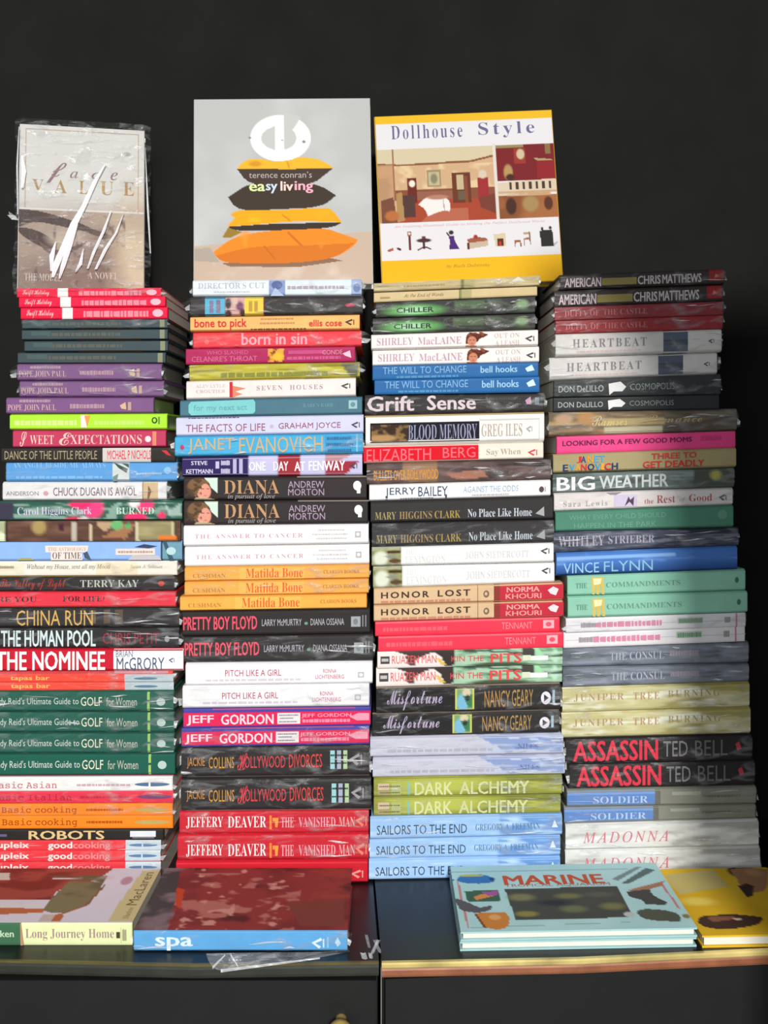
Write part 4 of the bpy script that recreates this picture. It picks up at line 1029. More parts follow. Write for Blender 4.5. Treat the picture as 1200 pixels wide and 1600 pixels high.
com = [('t', 200, 258, .38, .62, 'THE', '5a8a78', 'r'), ('p', [(280, .12), (345, .12), (350, .95), (335, .95), (330, .4), (322, .95), (308, .95), (304, .4), (298, .95), (286, .95)], 'd4bc64'), ('p', [(290, .18), (335, .18), (330, .45), (295, .5)], 'efe6b4'), ('t', 358, 745, .38, .62, 'COMMANDMENTS', '6f9a88', 'r'), ('e', 1030, 1050, .35, .62, '4a7464')]
whi = [('b', 155, 1085, .48, .53, 'c8c6cc'), ('l', 225, 300, .32, .68, '9a9098'), ('l', 300, 645, .3, .7, 'd88aa4'), ('b', 728, 860, .2, .62, 'b8c4b8'), ('l', 735, 855, .26, .58, '6f9c78'), ('b', 972, 1002, .25, .65, 'a09c98'), ('b', 1030, 1038, 0, 1, 'd880a0')]
gre = [('r', 125, 1100, 0, 1, 'greyblue'), ('t', 378, 660, .3, .7, 'THE CONSUL', 'b0b4c4', 'r'), ('l', 690, 840, .3, .6, '9c94a0')]
jun = [('r', 130, 1105, 0, 1, 'papyrus'), ('t', 190, 450, .26, .56, 'JUNIPER', 'b8926c', 'R'), ('t', 500, 635, .26, .54, 'TREE', 'b8926c', 'R'), ('t', 680, 950, .22, .5, 'BURNING', 'b09a70', 'R')]
ass = [('t', 185, 628, .1, .9, 'ASSASSIN', 'e0344a', 'b'), ('t', 655, 782, .18, .78, 'TED', '8a8a8c', 's'), ('t', 820, 990, .18, .78, 'BELL', '6e6c6c', 's'), ('p', [(1030, .35), (1050, .25), (1062, .55), (1040, .6)], 'c03a48')]
sol = [('b', 155, 612, .06, .94, '5f86c4'), ('b', 155, 612, .06, .3, '7a9cd4'), ('b', 612, 640, .05, .95, '6a6a62'), ('t', 290, 575, .4, .8, 'SOLDIER', 'b4c8e8', 'r'), ('b', 700, 850, .2, .4, 'a8a89c'), ('l', 860, 1060, .42, .56, '6e6e62')]
mad = [('r', 145, 1150, 0, 1, 'shiny_white'), ('t', 235, 680, .3, .72, 'MADONNA', 'd87484', 'I')]
rows4 = [
    (875, 1132, 429, 419.5, '3b312e', 'upper of two black wrapped books lettered American on an ochre stripe', ame, {'as': 'ame', 'h': True, 'w': (6, 4, 1), 'g': 'black american books'}),
    (866, 1130, 453.5, 444, '3b312e', 'lower of two black wrapped books lettered American on an ochre stripe', 'ame', {'h': True, 'w': (6, 3, 1), 'g': 'black american books'}),
    (866, 1130, 480.5, 471, '8e3338', 'upper of two dark red wrapped books above the white Heartbeat pair', duf, {'as': 'duf', 'w': (6, 5, 2), 'g': 'dark red wrapped books'}),
    (868, 1130, 501, 492, '9a2f34', 'lower of two dark red wrapped books, touching the upper Heartbeat book', 'duf', {'w': (3, 3, 2), 'g': 'dark red wrapped books'}),
    (868, 1128, 521.5, 513.5, 'd8d2cd', 'upper of two white books lettered Heartbeat, set slightly back', hea, {'as': 'hea', 'h': True, 'w': (8, 2, 4), 'g': 'white heartbeat books'}),
    (859, 1122, 558.5, 550, 'd8d2cd', 'lower of two white books lettered Heartbeat, jutting out sideways', 'hea', {'h': True, 'w': (10, 7, 2), 'g': 'white heartbeat books'}),
    (865, 1125, 595, 584.5, '343637', 'upper of two thin black books with a white torn-paper patch', ron, {'as': 'ron', 'g': 'thin black patch books', 'w': (2, 3, 1)}),
    (865, 1125, 620.5, 616, '343637', 'lower of two thin black books with a white torn-paper patch', 'ron', {'g': 'thin black patch books'}),
    (858, 1152, 643.5, 638, '6e5e4a', 'brown and gold film-wrapped book on top of the hot-pink book', [('r', 60, 1040, 0, 1, 'bromance'), ('t', 285, 470, .2, .62, 'Ramses', 'd8bc80', 'c'), ('t', 560, 860, .2, .55, 'Romance', 'b89c6c', 'c')], {'h': True, 'w': (3, 7, 6)}),
    (870, 1150, 682.5, 673.5, 'e94a86', 'hot-pink book lettered Looking for a Few Good Moms', [('t', 130, 805, .26, .56, 'LOOKING FOR A FEW GOOD MOMS', '6a2448', 'b'), ('l', 850, 960, .2, .55, 'd04078')], {}),
    (864, 1150, 709.8, 699, 'a89a70', 'khaki book with multicoloured capitals and red lettering, below the pink book',
     [('t', 200, 228, .16, .5, 'J', 'd83030', 'b'), ('t', 225, 250, .16, .5, 'A', '2c4480', 'b'), ('t', 258, 290, .16, .5, 'N', 'e8a030', 'b'), ('t', 292, 318, .16, .5, 'E', '48a8d0', 'b'), ('t', 320, 348, .16, .5, 'T', '48a8d0', 'b'),
      ('t', 130, 158, .56, .9, 'E', '24386c', 'b'), ('t', 164, 192, .56, .9, 'V', '3aa0d0', 'b'), ('t', 196, 220, .56, .9, 'A', 'e8a838', 'b'), ('t', 224, 254, .56, .9, 'N', 'e02c38', 'b'), ('t', 258, 294, .56, .9, 'O', '24386c', 'b'), ('t', 298, 326, .56, .9, 'V', '3aa0d0', 'b'), ('t', 328, 342, .56, .9, 'I', 'e8a838', 'b'), ('t', 346, 380, .56, .9, 'C', 'e02c38', 'b'), ('t', 384, 416, .56, .9, 'H', '24386c', 'b'),
      ('t', 590, 825, .14, .44, 'THREE TO', 'd04440', 'b'), ('t', 545, 865, .54, .88, 'GET DEADLY', 'd03c3c', 'b')], {'h': True}),
    (864, 1148, 740, 730, '64706c', 'grey-green cloudy book lettered Big Weather in bold white', [('r', 80, 1025, 0, 1, 'bigweather'), ('t', 100, 300, .2, .9, 'BIG', 'f2eef0', 'b'), ('t', 322, 682, .2, .85, 'WEATHER', 'd2d6d4', 'b')], {'h': True, 'w': (1, 2, 1)}),
    (866, 1146, 771, 762, 'e4dad6', 'cream-white book lettered the Rest of Good in rosy red',
     [('p', [(360, .05), (440, .05), (410, .2), (380, .18)], '9a8c9c'), ('b', 400, 520, .2, .95, 'd6c8e0'), ('t', 135, 365, .46, .76, 'Sara Lewis', 'b0a4a0', 'R'), ('p', [(455, .85), (475, .3), (485, .5), (505, .3), (500, .85), (480, .6)], '5c3c58'), ('t', 558, 605, .48, .74, 'the', 'b46e70', 'r'), ('t', 622, 718, .3, .74, 'Rest', 'b4585c', 'r'), ('t', 740, 772, .44, .74, 'of', 'b8787a', 'i'), ('t', 790, 910, .3, .72, 'Good', 'b45a5e', 'r'), ('v', 945, 985, .36, .74, '3c3838')], {'h': True, 'w': (0, 2, 0)}),
    (868, 1147, 800, 789, '4f8670', 'sea-green book with faint green lettering, below the Good book', [('t', 165, 670, .2, .44, 'WHAT EVERY CHILD SHOULD', '6ea48c', 's'), ('t', 190, 620, .6, .86, 'HAPPEN IN THE PARK', '6ea48c', 's'), ('e', 940, 988, .2, .62, '6a9880')], {'h': True}),
    (864, 1152, 832, 824, '484c5c', 'smoky grey-blue wrapped book, crinkled film, above the royal blue book', [('r', 80, 1050, 0, 1, 'smoke'), ('t', 110, 350, .22, .72, 'WHITLEY', 'b4acbc', 'r'), ('t', 370, 612, .26, .66, 'STRIEBER', 'b0a8b8', 'r')], {'h': True, 'w': (3, 7, 7)}),
    (869, 1152, 864.5, 853, '3f6cb4', 'shiny royal blue book directly above the two mint-green books', [('r', 100, 1040, 0, 1, 'vince'), ('t', 135, 320, .46, .9, 'VINCE', '9ccae8', 's'), ('t', 345, 600, .44, .88, 'FLYNN', '8cbcd8', 's')], {'h': True}),
    (887, 1166, 900, 889.5, '8fc7ae', 'upper of two mint-green books lettered The Commandments', com, {'as': 'com', 'h': True, 'g': 'mint-green commandments books'}),
    (887, 1168, 932.5, 923.5, '8fc7ae', 'lower of two mint-green books lettered The Commandments', 'com', {'h': True, 'g': 'mint-green commandments books'}),
    (884, 1165, 966.5, 957.5, 'e6e2e4', 'upper of two thin white books with pink and green small print', whi, {'as': 'whi', 'g': 'thin white small-print books', 'w': (8, 0, 0)}),
    (881, 1165, 989, 979, 'e6e2e4', 'lower of two thin white books with pink and green small print', 'whi', {'g': 'thin white small-print books'}),
    (880, 1170, 1013.5, 1002.5, '767b85', 'upper of two grey-blue wrapped books below the thin white pair', gre, {'as': 'gre', 'h': True, 'w': (1, 2, 5), 'g': 'grey-blue wrapped books'}),
    (882, 1170, 1043.5, 1036.5, '767b85', 'lower of two grey-blue wrapped books, on the pale yellow pair', 'gre', {'h': True, 'w': (1, 2, 6), 'g': 'grey-blue wrapped books'}),
    (880, 1170, 1075.5, 1066, 'c6bd86', 'upper of two pale yellow wrapped books with crinkled bright film', jun, {'as': 'jun', 'h': True, 'w': (2, 2, 7), 'g': 'pale yellow wrapped books'}),
    (879, 1172, 1115.5, 1105.5, 'c6bd86', 'lower of two pale yellow wrapped books, above the black Assassin pair', 'jun', {'h': True, 'w': (2, 2, 7), 'g': 'pale yellow wrapped books'}),
    (884, 1175, 1155, 1147.5, '2a2526', 'upper of two black books lettered Assassin in bold red', ass, {'as': 'ass', 'h': True, 'w': (5, 0, 0), 'g': 'black assassin books'}),
    (890, 1180, 1195, 1188, '2a2526', 'lower of two black books lettered Assassin in bold red', 'ass', {'h': True, 'w': (6, 0, 0), 'g': 'black assassin books'}),
    (886, 1182, 1235, 1229, '8a8a7c', 'upper of two half-blue, half-grey wrapped soldier books', sol, {'as': 'sol', 'h': True, 'w': (1, 3, 3), 'g': 'blue and grey soldier books'}),
    (882, 1182, 1262, 1257, '8a8a7c', 'lower of two half-blue, half-grey wrapped soldier books', 'sol', {'h': True, 'w': (1, 3, 4), 'g': 'blue and grey soldier books'}),
    (884, 1184, 1289, 1280, 'd9d7d2', 'upper of two white film-wrapped books with pink italic capitals', mad, {'as': 'mad', 'h': True, 'w': (2, 3, 8), 'g': 'white books with pink capitals'}),
    (884, 1187, 1329.5, 1322.5, 'd9d7d2', 'lower of two white film-wrapped books with pink italic capitals', 'mad', {'h': True, 'w': (2, 3, 5), 'g': 'white books with pink capitals'}),
]
stack(rows4, 3.333, 840, (885, 1371.7, 1187, 1366), S4)


# ------------------------------------------------------------------ picture books standing on the stacks
def standing(label, group, TL, TR, BL, thick, color, art, rest):
    BL = BL.copy()
    BL.z = rest + .0055
    BR = BL + TR - TL
    nrm = (TR - TL).cross(BL - TL).normalized()
    if nrm.y < 0:
        nrm = -nrm
    def P(u, v, d):
        return (BL * (1 - u) + BR * u) * (1 - v) + (TL * (1 - u) + TR * u) * v + nrm * d
    w, h = (TR - TL).length, (TL - BL).length
    o = (BL + BR) / 2
    root = thing('hardback_book', label, 'book', o, group)
    m = mat(color, .38, .04, 0, 0, 30.0, .45)
    mb = MB(o)
    b = .0035
    # board with softly rounded edges
    loop = lambda e, d: [P(e / w, e / h, d), P(1 - e / w, e / h, d), P(1 - e / w, 1 - e / h, d), P(e / w, 1 - e / h, d)]
    r = loop(.0009, 0) + loop(.0, .0009) + loop(0, .0026)
    fs = [(0, 1, 2, 3)] + [(k * 4 + i, k * 4 + (i + 1) % 4, k * 4 + 4 + (i + 1) % 4, k * 4 + 4 + i) for k in (0, 1) for i in range(4)] + [(11, 10, 9, 8)]
    mb.mesh(r, fs, m)
    art(mb, P)
    mb.build('front_cover', root)
    mb = MB(o); mb.box(P, .006 / w, 1 - b / w, b / h, 1 - b / h, .0027, thick - .0027, page_material()); mb.build('page_block', root)
    mb = MB(o); mb.box(P, 0, 1, 0, 1, thick - .0026, thick, m); mb.build('back_cover', root)
    mb = MB(o); mb.box(P, -.0005 / w, .0055 / w, 0, 1, .0028, thick - .0028, m); mb.build('spine', root)
    return root, P, o, w, h


def zconv(x0, y0, s, X0, Y0, WW, HH, shx=0, shy=0):
    """zoom pixels -> fractions of a cover, from its top-left corner; shy: fall of the cover's top edge, shx: drift of its side"""
    def f(x, y):
        return ((x - X0 - shx * (y - Y0)) / WW, (y - Y0 - shy * (x - X0)) / HH)
    return f


# --- the cushion cover
f = zconv(280, 130, 3.75, 90, 97, 1040, 1110)
F_ = lambda *pts: [f(x, y) for x, y in pts]


def art_cushion(mb, P):
    ex = lambda cx, cy, rx, ry, c, s=.02: ('e', *f(cx, cy), rx / 1040, ry / 1110, c, s)
    half = [(600 + 0, 335)]
    left_hole = [(565, 262)] + [(575 - 90 * math.sin(a), 335 - 68 * math.cos(a)) for a in [i * math.pi / 12 for i in range(1, 12)]] + [(565, 408)]
    right_hole = [(620, 402)] + [(610 + 84 * math.sin(a), 335 + 70 * math.cos(a)) for a in [i * math.pi / 12 for i in range(1, 10)]] + [(690, 262), (722, 205), (650, 180), (620, 180)]
    ops = [('n', 'c8c8c6', 4, .45, .3, 3), ('p', F_((80, 985), (300, 965), (1140, 900), (1150, 1215), (80, 1215)), 'c8b09c'), ('n', 'd6c2b2', 9, .5, .2, 4, (0, .84, 1, 1)),
           ('p', F_((90, 1000), (180, 990), (240, 1080), (90, 1070)), 'b0a396'), ('p', F_((250, 1085), (900, 1060), (960, 1075), (700, 1110), (300, 1105)), '8f6a54'),
           ex(600, 335, 180, 142, 'efeeee'), ('p', F_(*left_hole), 'c6c6c2'), ('p', F_(*right_hole), 'c6c6c2'),
           ex(418, 332, 8, 6, '8a8480', .4), ex(610, 348, 6, 4, 'a8a4a0', .4), ex(738, 358, 10, 8, '8a8078', .4),
           # bottom cushion
           ('p', F_((200, 1020), (300, 940), (420, 905), (640, 885), (860, 880), (930, 905), (1050, 950), (1030, 985), (940, 1045), (820, 1075), (560, 1090), (330, 1085), (250, 1075), (215, 1040)), 'ec8a28'),
           ('p', F_((215, 1040), (420, 985), (700, 985), (1030, 970), (940, 1045), (820, 1075), (560, 1090), (330, 1085), (250, 1075)), 'd67626'), ('l', *f(640, 905), *f(720, 985), .006, 'cf6f20'), ('l', *f(500, 985), *f(560, 1060), .005, 'c86c22'),
           ('n', 'f39a34', 7, .62, .12, 8, (.16, .72, .85, .82)),
           # olive corner behind, dark third cushion, yellow cushion
           ('p', F_((255, 930), (290, 870), (370, 900), (300, 935)), '9c7a34'), ('p', F_((282, 868), (560, 850), (955, 848), (900, 880), (620, 890), (340, 895)), '3e332e'),
           ('p', F_((280, 866), (330, 815), (300, 795), (350, 765), (520, 775), (870, 755), (905, 775), (958, 846), (700, 835), (430, 858)), 'f4a81e'), ('n', 'ffc02a', 6, .5, .2, 5, (.3, .61, .8, .67)),
           ('l', *f(610, 800), *f(650, 832), .005, 'd48c1c'),
           # dark second cushion
           ('p', F_((288, 690), (340, 655), (420, 605), (800, 600), (925, 685), (840, 755), (600, 765), (345, 775)), '43382f'),
           # top cushion
           ('p', F_((342, 522), (910, 520), (860, 560), (790, 615), (600, 620), (410, 615)), '4a3c34'),
           ('p', F_((340, 520), (370, 480), (425, 458), (500, 462), (560, 478), (660, 470), (700, 450), (790, 458), (850, 475), (915, 520), (640, 524)), 'f0b632'), ('e', *f(450, 490), .035, .015, 'd8952a', .6), ('l', *f(640, 480), *f(650, 515), .005, 'd8982c')]
    A = paint(230, 245, 'bcbcb9', ops, .82)
    mb.grid(P, .004, .996, .004, .996, -.0002, A)
    for i, (t, x0, x1, ya, yb, c, st) in enumerate([('terence conran’s', 414, 782, 540, 578, 'b4a8a4', 's'), ('ea', 414, 508, 613, 657, 'd4e0a0', 'b'), ('sy', 512, 580, 613, 670, 'c4d2dc', 'b'), ('liv', 598, 672, 598, 655, 'f0d0c4', 'b'), ('ing', 680, 790, 598, 670, 'f0a8b8', 'b')]):
        (u0, a), (u1, b) = f(x0, yb), f(x1, ya)
        put_text(mb, P, u0, u1, 1 - a, 1 - b, -.0005, t, ink(c), st)


TOPS = 'picture books standing upright on the stacks'
standing('square grey book with a cover photo of orange, yellow and dark cushions piled up', TOPS,
         U(303, 155, .118), U(578, 153, .118), U(302.5, 452, .074), .024, 'c6c6c3', art_cushion, U(301, 437.5).z)

# --- the dollhouse cover
g = zconv(570, 150, 3.75, 62, 125, 1035, 1040, .05, -.045)
G_ = lambda *pts: [g(x, y) for x, y in pts]


def art_dollhouse(mb, P):
    nx, ny = 230, 230
    ops = [('r', 0, 0, 1, .046, 'eebb28'), ('r', 0, .85, 1, 1, 'f2b81e'),
           ('p', [(0, .196), (.655, .196), (.655, .632), (0, .632)], 'd2ab84'),
           ('p', [(0, .196), (.655, .196), (.655, .25), (.52, .285), (.13, .295), (0, .28)], 'd6c6a4'), ('l', 0, .285, .13, .295, .006, '8a5a3a'), ('l', .13, .295, .53, .285, .006, '8a5a3a'), ('l', .53, .285, .655, .258, .006, '8a5a3a'),
           ('n', 'e4c79a', 14, .52, .1, 4, (.08, .3, .655, .44)), ('r', .0, .29, .09, .63, 'b8906c'), ('n', 'c89a72', 12, .5, .1, 9, (0, .3, .09, .5)), ('r', .085, .2, .095, .5, '9a6c4a'),
           ('p', [(.02, .632), (.2, .5), (.55, .48), (.655, .56), (.655, .632)], 'a8472e'), ('p', [(.23, .632), (.3, .56), (.5, .56), (.5, .632)], 'b8674e'), ('r', .095, .44, .655, .5, '8a5038'), ('r', .2, .455, .43, .5, '96604a'),
           ('r', .165, .37, .215, .52, '6e2a22'), ('e', .19, .405, .017, .02, 'efe4d0', .3), ('r', .275, .33, .355, .43, 'a08a64'), ('r', .285, .34, .345, .42, 'c2b690'), ('e', .315, .38, .02, .03, '8a8468', .5),
           ('r', .415, .35, .52, .53, '6e3826'), ('r', .44, .365, .48, .45, 'c8b48c'), ('r', .445, .46, .49, .51, '6a5a44'), ('r', .485, .37, .5, .53, '8a4a30'),
           ('r', .56, .385, .62, .52, 'a02f34'), ('e', .59, .365, .022, .025, 'd8c8b0', .3), ('p', [(.56, .5), (.655, .48), (.655, .6), (.57, .56)], '7a3e30'),
           ('r', .1, .47, .2, .6, '553a34'), ('p', [(.1, .46), (.13, .45), (.14, .62), (.1, .63)], 'b08a58'), ('p', [(.01, .5), (.08, .48), (.1, .632), (.01, .632)], '7a4a38'), ('e', .07, .59, .04, .03, 'b8703c', .4),
           ('p', [(.22, .53), (.27, .48), (.38, .49), (.4, .53), (.395, .575), (.345, .57), (.27, .6), (.255, .555)], 'efe8e2'), ('e', .33, .49, .06, .014, 'b8806a', .4), ('l', .36, .5, .365, .57, .003, 'b4a8a4'),
           ('r', .655, .19, .67, .632, 'e2d6cc'), ('r', .67, .196, 1, .41, '7c2427'), ('r', .67, .2, .83, .215, '9a8a5c'), ('r', .77, .22, .835, .31, '9c3a30'), ('e', .81, .255, .022, .03, 'd2bc9a', .3), ('p', [(.88, .28), (.98, .29), (1, .3), (1, .32), (.92, .31)], 'b09a6e'),
           ('e', .735, .36, .025, .045, 'b8925c', .4), ('e', .745, .39, .025, .02, '4a2c20', .4), ('r', .9, .3, 1, .4, '92262c'), ('r', .95, .2, .98, .26, '8a7048'),
           ('p', [(.67, .42), (1, .405), (1, .48), (.7, .5), (.67, .5)], 'dcc7ac'), ('r', .67, .5, 1, .632, '8a5232'), ('n', 'a86a40', 8, .5, .2, 6, (.67, .5, 1, .632)), ('e', .74, .56, .03, .05, '4a2c22', .3), ('e', .85, .55, .045, .045, 'a88a58', .4), ('e', .95, .55, .025, .04, '5a3424', .3), ('r', .67, .47, 1, .485, 'c8a888'), ('n', 'c8a078', 10, .5, .1, 3, (.72, .47, 1, .5))]
    for k in range(7):
        ops.append(('r', .735 + k * .037, .42, .751 + k * .037, .465, '4a3a30'))
    # little furniture along the foot
    ops += [('p', [(.03, .79), (.065, .775), (.07, .79), (.04, .8)], 'a85a3c'), ('p', [(.085, .775), (.11, .78), (.112, .795), (.09, .79)], '5a2e2c'),
            ('r', .148, .685, .172, .71, '8a4a34'), ('r', .153, .71, .168, .795, '6a2c28'), ('e', .16, .697, .007, .008, 'e8dcc8', .3),
            ('e', .24, .74, .042, .012, '4a2c28', .3), ('r', .234, .745, .246, .79, '4a2c28'), ('l', .205, .795, .24, .775, .004, '4a2c28'), ('l', .275, .79, .24, .775, .004, '4a2c28'), ('e', .24, .722, .012, .008, '6a3a34', .3),
            ('e', .395, .7, .014, .013, '3a2634', .3), ('p', [(.38, .72), (.41, .72), (.415, .76), (.44, .8), (.38, .8), (.385, .75)], '4e2a72'), ('l', .38, .715, .37, .7, .004, '3a2634'),
            ('p', [(.48, .745), (.53, .73), (.59, .74), (.6, .755), (.49, .765)], 'a05a44'), ('p', [(.485, .765), (.6, .755), (.598, .785), (.49, .8)], 'c8b49c'), ('e', .53, .73, .012, .012, 'a8342c', .3), ('r', .482, .765, .492, .8, '5a2c26'),
            ('p', [(.63, .72), (.7, .715), (.698, .79), (.64, .795)], 'd8c8a4'), ('r', .648, .745, .683, .79, '5a2a20'), ('e', .666, .775, .007, .014, 'c83c24', .3),
            ('r', .745, .76, .782, .772, '9a5a3c'), ('l', .75, .77, .748, .795, .003, '9a5a3c'), ('l', .779, .77, .781, .795, .003, '9a5a3c'), ('r', .8, .715, .832, .73, 'b89a7c'), ('l', .832, .715, .834, .785, .003, '8a6850'), ('p', [(.797, .75), (.832, .745), (.834, .757), (.8, .76)], '9a6a50'), ('l', .8, .76, .8, .79, .003, '8a6850'),
            ('p', [(.89, .71), (.96, .705), (.965, .8), (.893, .803)], '2e2b2b'), ('e', .905, .7, .007, .012, '2e2b2b', .3), ('e', .95, .695, .008, .01, '3a3634', .3), ('p', [(.965, .785), (.99, .775), (.965, .803)], 'b4aeb0')]
    A = paint(nx, ny, 'e6e2e4', ops, .78)
    mb.grid(P, .004, .996, .004, .996, -.0002, A)
    put_text(mb, P, .09, .49, 1 - .142, 1 - .062, -.0005, 'Dollhouse', ink('6a5f86'), 'R')
    put_text(mb, P, .58, .895, 1 - .155, 1 - .062, -.0005, 'Style', ink('6a5f86'), 'R')
    put_text(mb, P, .08, .92, 1 - .662, 1 - .645, -.0005, 'An Inspiring Illustrated Guide to Making the Perfect Dollhouse World', ink('d6a4a8'), 'i')
    put_text(mb, P, .36, .60, 1 - .905, 1 - .882, -.0005, 'by Ruth Dubensky', ink('a87a30'), 'i')


standing('yellow-edged book with dollhouse rooms and tiny furniture on its cover', TOPS,
         U(585, 182, .118), U(862, 171, .118), U(597.5, 460, .074), .022, 'dca820', art_dollhouse, U(597, 442.3).z)

# --- the face cover, in clear film
q = zconv(0, 160, 4, 122, 131, 785, 1090, -.015, .058)


def art_face(mb, P):
    ops = [('g', .52, 1.0, '9a8478'), ('r', 0, 0, 1, .512, 'dcd8d2'), ('e', .4, .72, .55, .2, 'b09c8e', 1.2), ('p', [(0, .515), (.16, .515), (.5, .585), (.6, .62), (.55, .64), (.3, .6), (.12, .58), (0, .62)], '584844'),
           ('p', [(.46, .59), (.62, .62), (.78, .66), (.8, .68), (.7, .67), (.55, .645)], '5e4c46'), ('p', [(.0, .62), (.14, .63), (.3, .7), (.27, .75), (.16, .73), (0, .66)], '5a4842'), ('e', .38, .68, .14, .05, 'c4b09e', .8), ('p', [(.16, .7), (.3, .76), (.45, .72), (.55, .69), (.5, .73), (.33, .79), (.2, .76)], '74605a'),
           ('e', .75, .85, .22, .2, '83695f', 1.2), ('e', .35, .92, .35, .12, '8e766c', 1.2), ('e', .98, .75, .22, .35, 'd8c2a6', 1.0), ('e', 1.0, .55, .3, .08, 'c4ae98', 1.2), ('r', 0, .505, 1, .514, 'e4ded8'), ('n', '6c5a54', 14, .66, .2, 4, (0, .53, .85, 1)),
           ('r', .045, .025, .955, .028, 'b49a80'), ('r', .045, .025, .049, .5, 'b89e84'), ('r', .952, .025, .956, .51, 'b89e84'), ('e', .86, .15, .03, .012, 'a8a89a', .8)]
    A = paint(150, 200, 'b09888', ops, .76)
    mb.grid(P, .004, .996, .004, .996, -.0002, A)
    for t, x0, x1, ya, yb, c, st in [('f', 285, 412, 388, 525, '8a6a70', 'c'), ('a', 432, 482, 448, 492, '8a6a70', 'i'), ('c', 566, 622, 456, 500, '8a6a70', 'i'), ('e', 686, 732, 456, 508, '8a6a70', 'i'),
                                     ('V', 198, 268, 498, 582, 'a8865a', 'r'), ('A', 335, 412, 502, 588, 'a8865a', 'r'), ('L', 488, 545, 512, 596, 'a8865a', 'r'), ('U', 620, 704, 516, 606, 'b08c58', 'r'), ('E', 766, 836, 522, 610, 'a8865a', 'r')]:
        (u0, a), (u1, b) = q(x0, yb), q(x1, ya)
        a = q((x0 + x1) / 2, yb)[1]; b = q((x0 + x1) / 2, ya)[1]
        put_text(mb, P, u0, u1, 1 - a, 1 - b, -.0005, t, ink(c), st)
    for t, x0, x1 in (('THE MODEL', 150, 380), ('A NOVEL', 540, 730)):
        (u0, a), (u1, b) = q(x0, 1150), q(x1, 1112)
        put_text(mb, P, u0, u1, 1 - a, 1 - b - .004, -.0005, t, ink('c4b4aa'), 'r')


root, P, o, w, h = standing("film-wrapped tall book with a woman's closed eye on the cover, lettered Value", TOPS,
                            U(31, 193, .100), U(226, 204, .130), U(27, 466, .064), .026, 'dcd8d2', art_face, U(26, 450.5).z)
rw = random.Random(8)
mb = MB(o)
rows = []
for j in range(25):
    v = -.01 + 1.04 * j / 24
    row = []
    for i in range(19):
        u = -.035 + 1.085 * i / 18
        edge = i in (0, 18) or j in (0, 24)
        wv = math.sin((u * 2.2 + v) * 14) * .0008 + rw.uniform(-.0006, .0006)
        if i in (0, 18):
            u += rw.uniform(-.012, .012)
        row.append(P(u, v, -.003 - wv + (.008 if i in (0, 18) else 0)))
    rows.append(row)
pts = [p for r in rows for p in r]
mb.mesh(pts, [(j * 19 + i, j * 19 + i + 1, j * 19 + i + 20, j * 19 + i + 19) for j in range(24) for i in range(18)], film())
for line in ([(655, 410, 6), (590, 520, 14), (520, 680, 16), (460, 790, 24), (400, 930, 20), (345, 1060, 22), (325, 1140, 8)], [(690, 715, 5), (640, 850, 10), (580, 980, 10), (540, 1090, 6)], [(770, 730, 2), (720, 860, 8), (650, 970, 12), (590, 1095, 8)],
             [(480, 800, 4), (430, 930, 18), (390, 1060, 16), (365, 1150, 5)], [(140, 350, 8), (150, 450, 14), (140, 560, 8)], [(515, 960, 4), (495, 1060, 12), (465, 1110, 4)], [(120, 160, 3), (108, 420, 5), (112, 730, 4)], [(345, 910, 4), (320, 1000, 16), (315, 1100, 5)],
             [(910, 300, 2), (922, 700, 6), (935, 1000, 4)]):
    for (xa, ya, wa), (xb, yb, wb) in zip(line, line[1:]):
        qs = []
        for x, y, ww in ((xa, ya, wa), (xb, yb, wb)):
            for k, dd in ((-1, -.0034), (0, -.0046), (1, -.0034)):
                a, b = q(x + k * ww, y)
                qs.append(P(a, 1 - b, dd))
        mb.mesh(qs, [(0, 3, 4, 1), (1, 4, 5, 2)], glint_crease())
kx, ky = q(98, 740)
for k in range(5):
    a = rw.uniform(0, 6.28)
    mb.mesh([P(kx, 1 - ky, -.004), P(kx + .06 * math.cos(a), 1 - ky + .03 * math.sin(a), -.007), P(kx + .05 * math.cos(a + .9), 1 - ky + .025 * math.sin(a + .9), -.002)], [(0, 1, 2)], crease())
mb.build('plastic_wrap', root)


# ------------------------------------------------------------------ books lying on the cabinet tops, in front of the stacks
LY = 'books lying in front of the stacks'


def on_left(x, y, t=0):
    return Vector((x, y, SHELF_L + t))


def on_right(x, y, t=0):
    return onR(x, y) + R_N * t


class Lying:
    """a book lying flat with one long edge to the front; uv() finds where a photo pixel falls on its upper cover"""
    def __init__(self, on, x0, x1, yf, t0, t1, depth):
        self.c = [on(x0, yf, t1), on(x1, yf, t1), on(x0, yf, t0), on(x1, yf, t0)]
        self.x0, self.x1, self.yf, self.depth = self.c[0].x, self.c[1].x, yf, depth
        self.n = (self.c[1] - self.c[0]).cross(Vector((0, 1, 0))).normalized()

    def uv(self, x, y):
        p = U_plane(x, y, self.c[0], self.n)
        return ((p.x - self.x0) / (self.x1 - self.x0), (p.y - self.yf) / self.depth)

    def pl(self, *pts):
        return [(a, 1 - b) for a, b in (self.uv(x, y) for x, y in pts)]

    def el(self, x, y, rx, ry, c, s=.3):
        a, b = self.uv(x, y)
        a2, _ = self.uv(x + rx, y)
        _, b2 = self.uv(x, y - ry)
        return ('e', a, 1 - b, abs(a2 - a), abs(b2 - b), c, s)

    def ln(self, xa, ya, xb, yb, wd, c):
        (a, b), (e, f_) = self.uv(xa, ya), self.uv(xb, yb)
        return ('l', a, 1 - b, e, 1 - f_, wd, c)

    def text(self, mb, Q, x0, x1, ya, yb, t, c, st):
        (u0, a), (u1, b) = self.uv(x0, (ya + yb) / 2), self.uv(x1, (ya + yb) / 2)
        v0, v1 = self.uv((x0 + x1) / 2, yb)[1], self.uv((x0 + x1) / 2, ya)[1]
        put_text(mb, Q, u0, u1, v0, v1, .0006, t, ink(c), st)


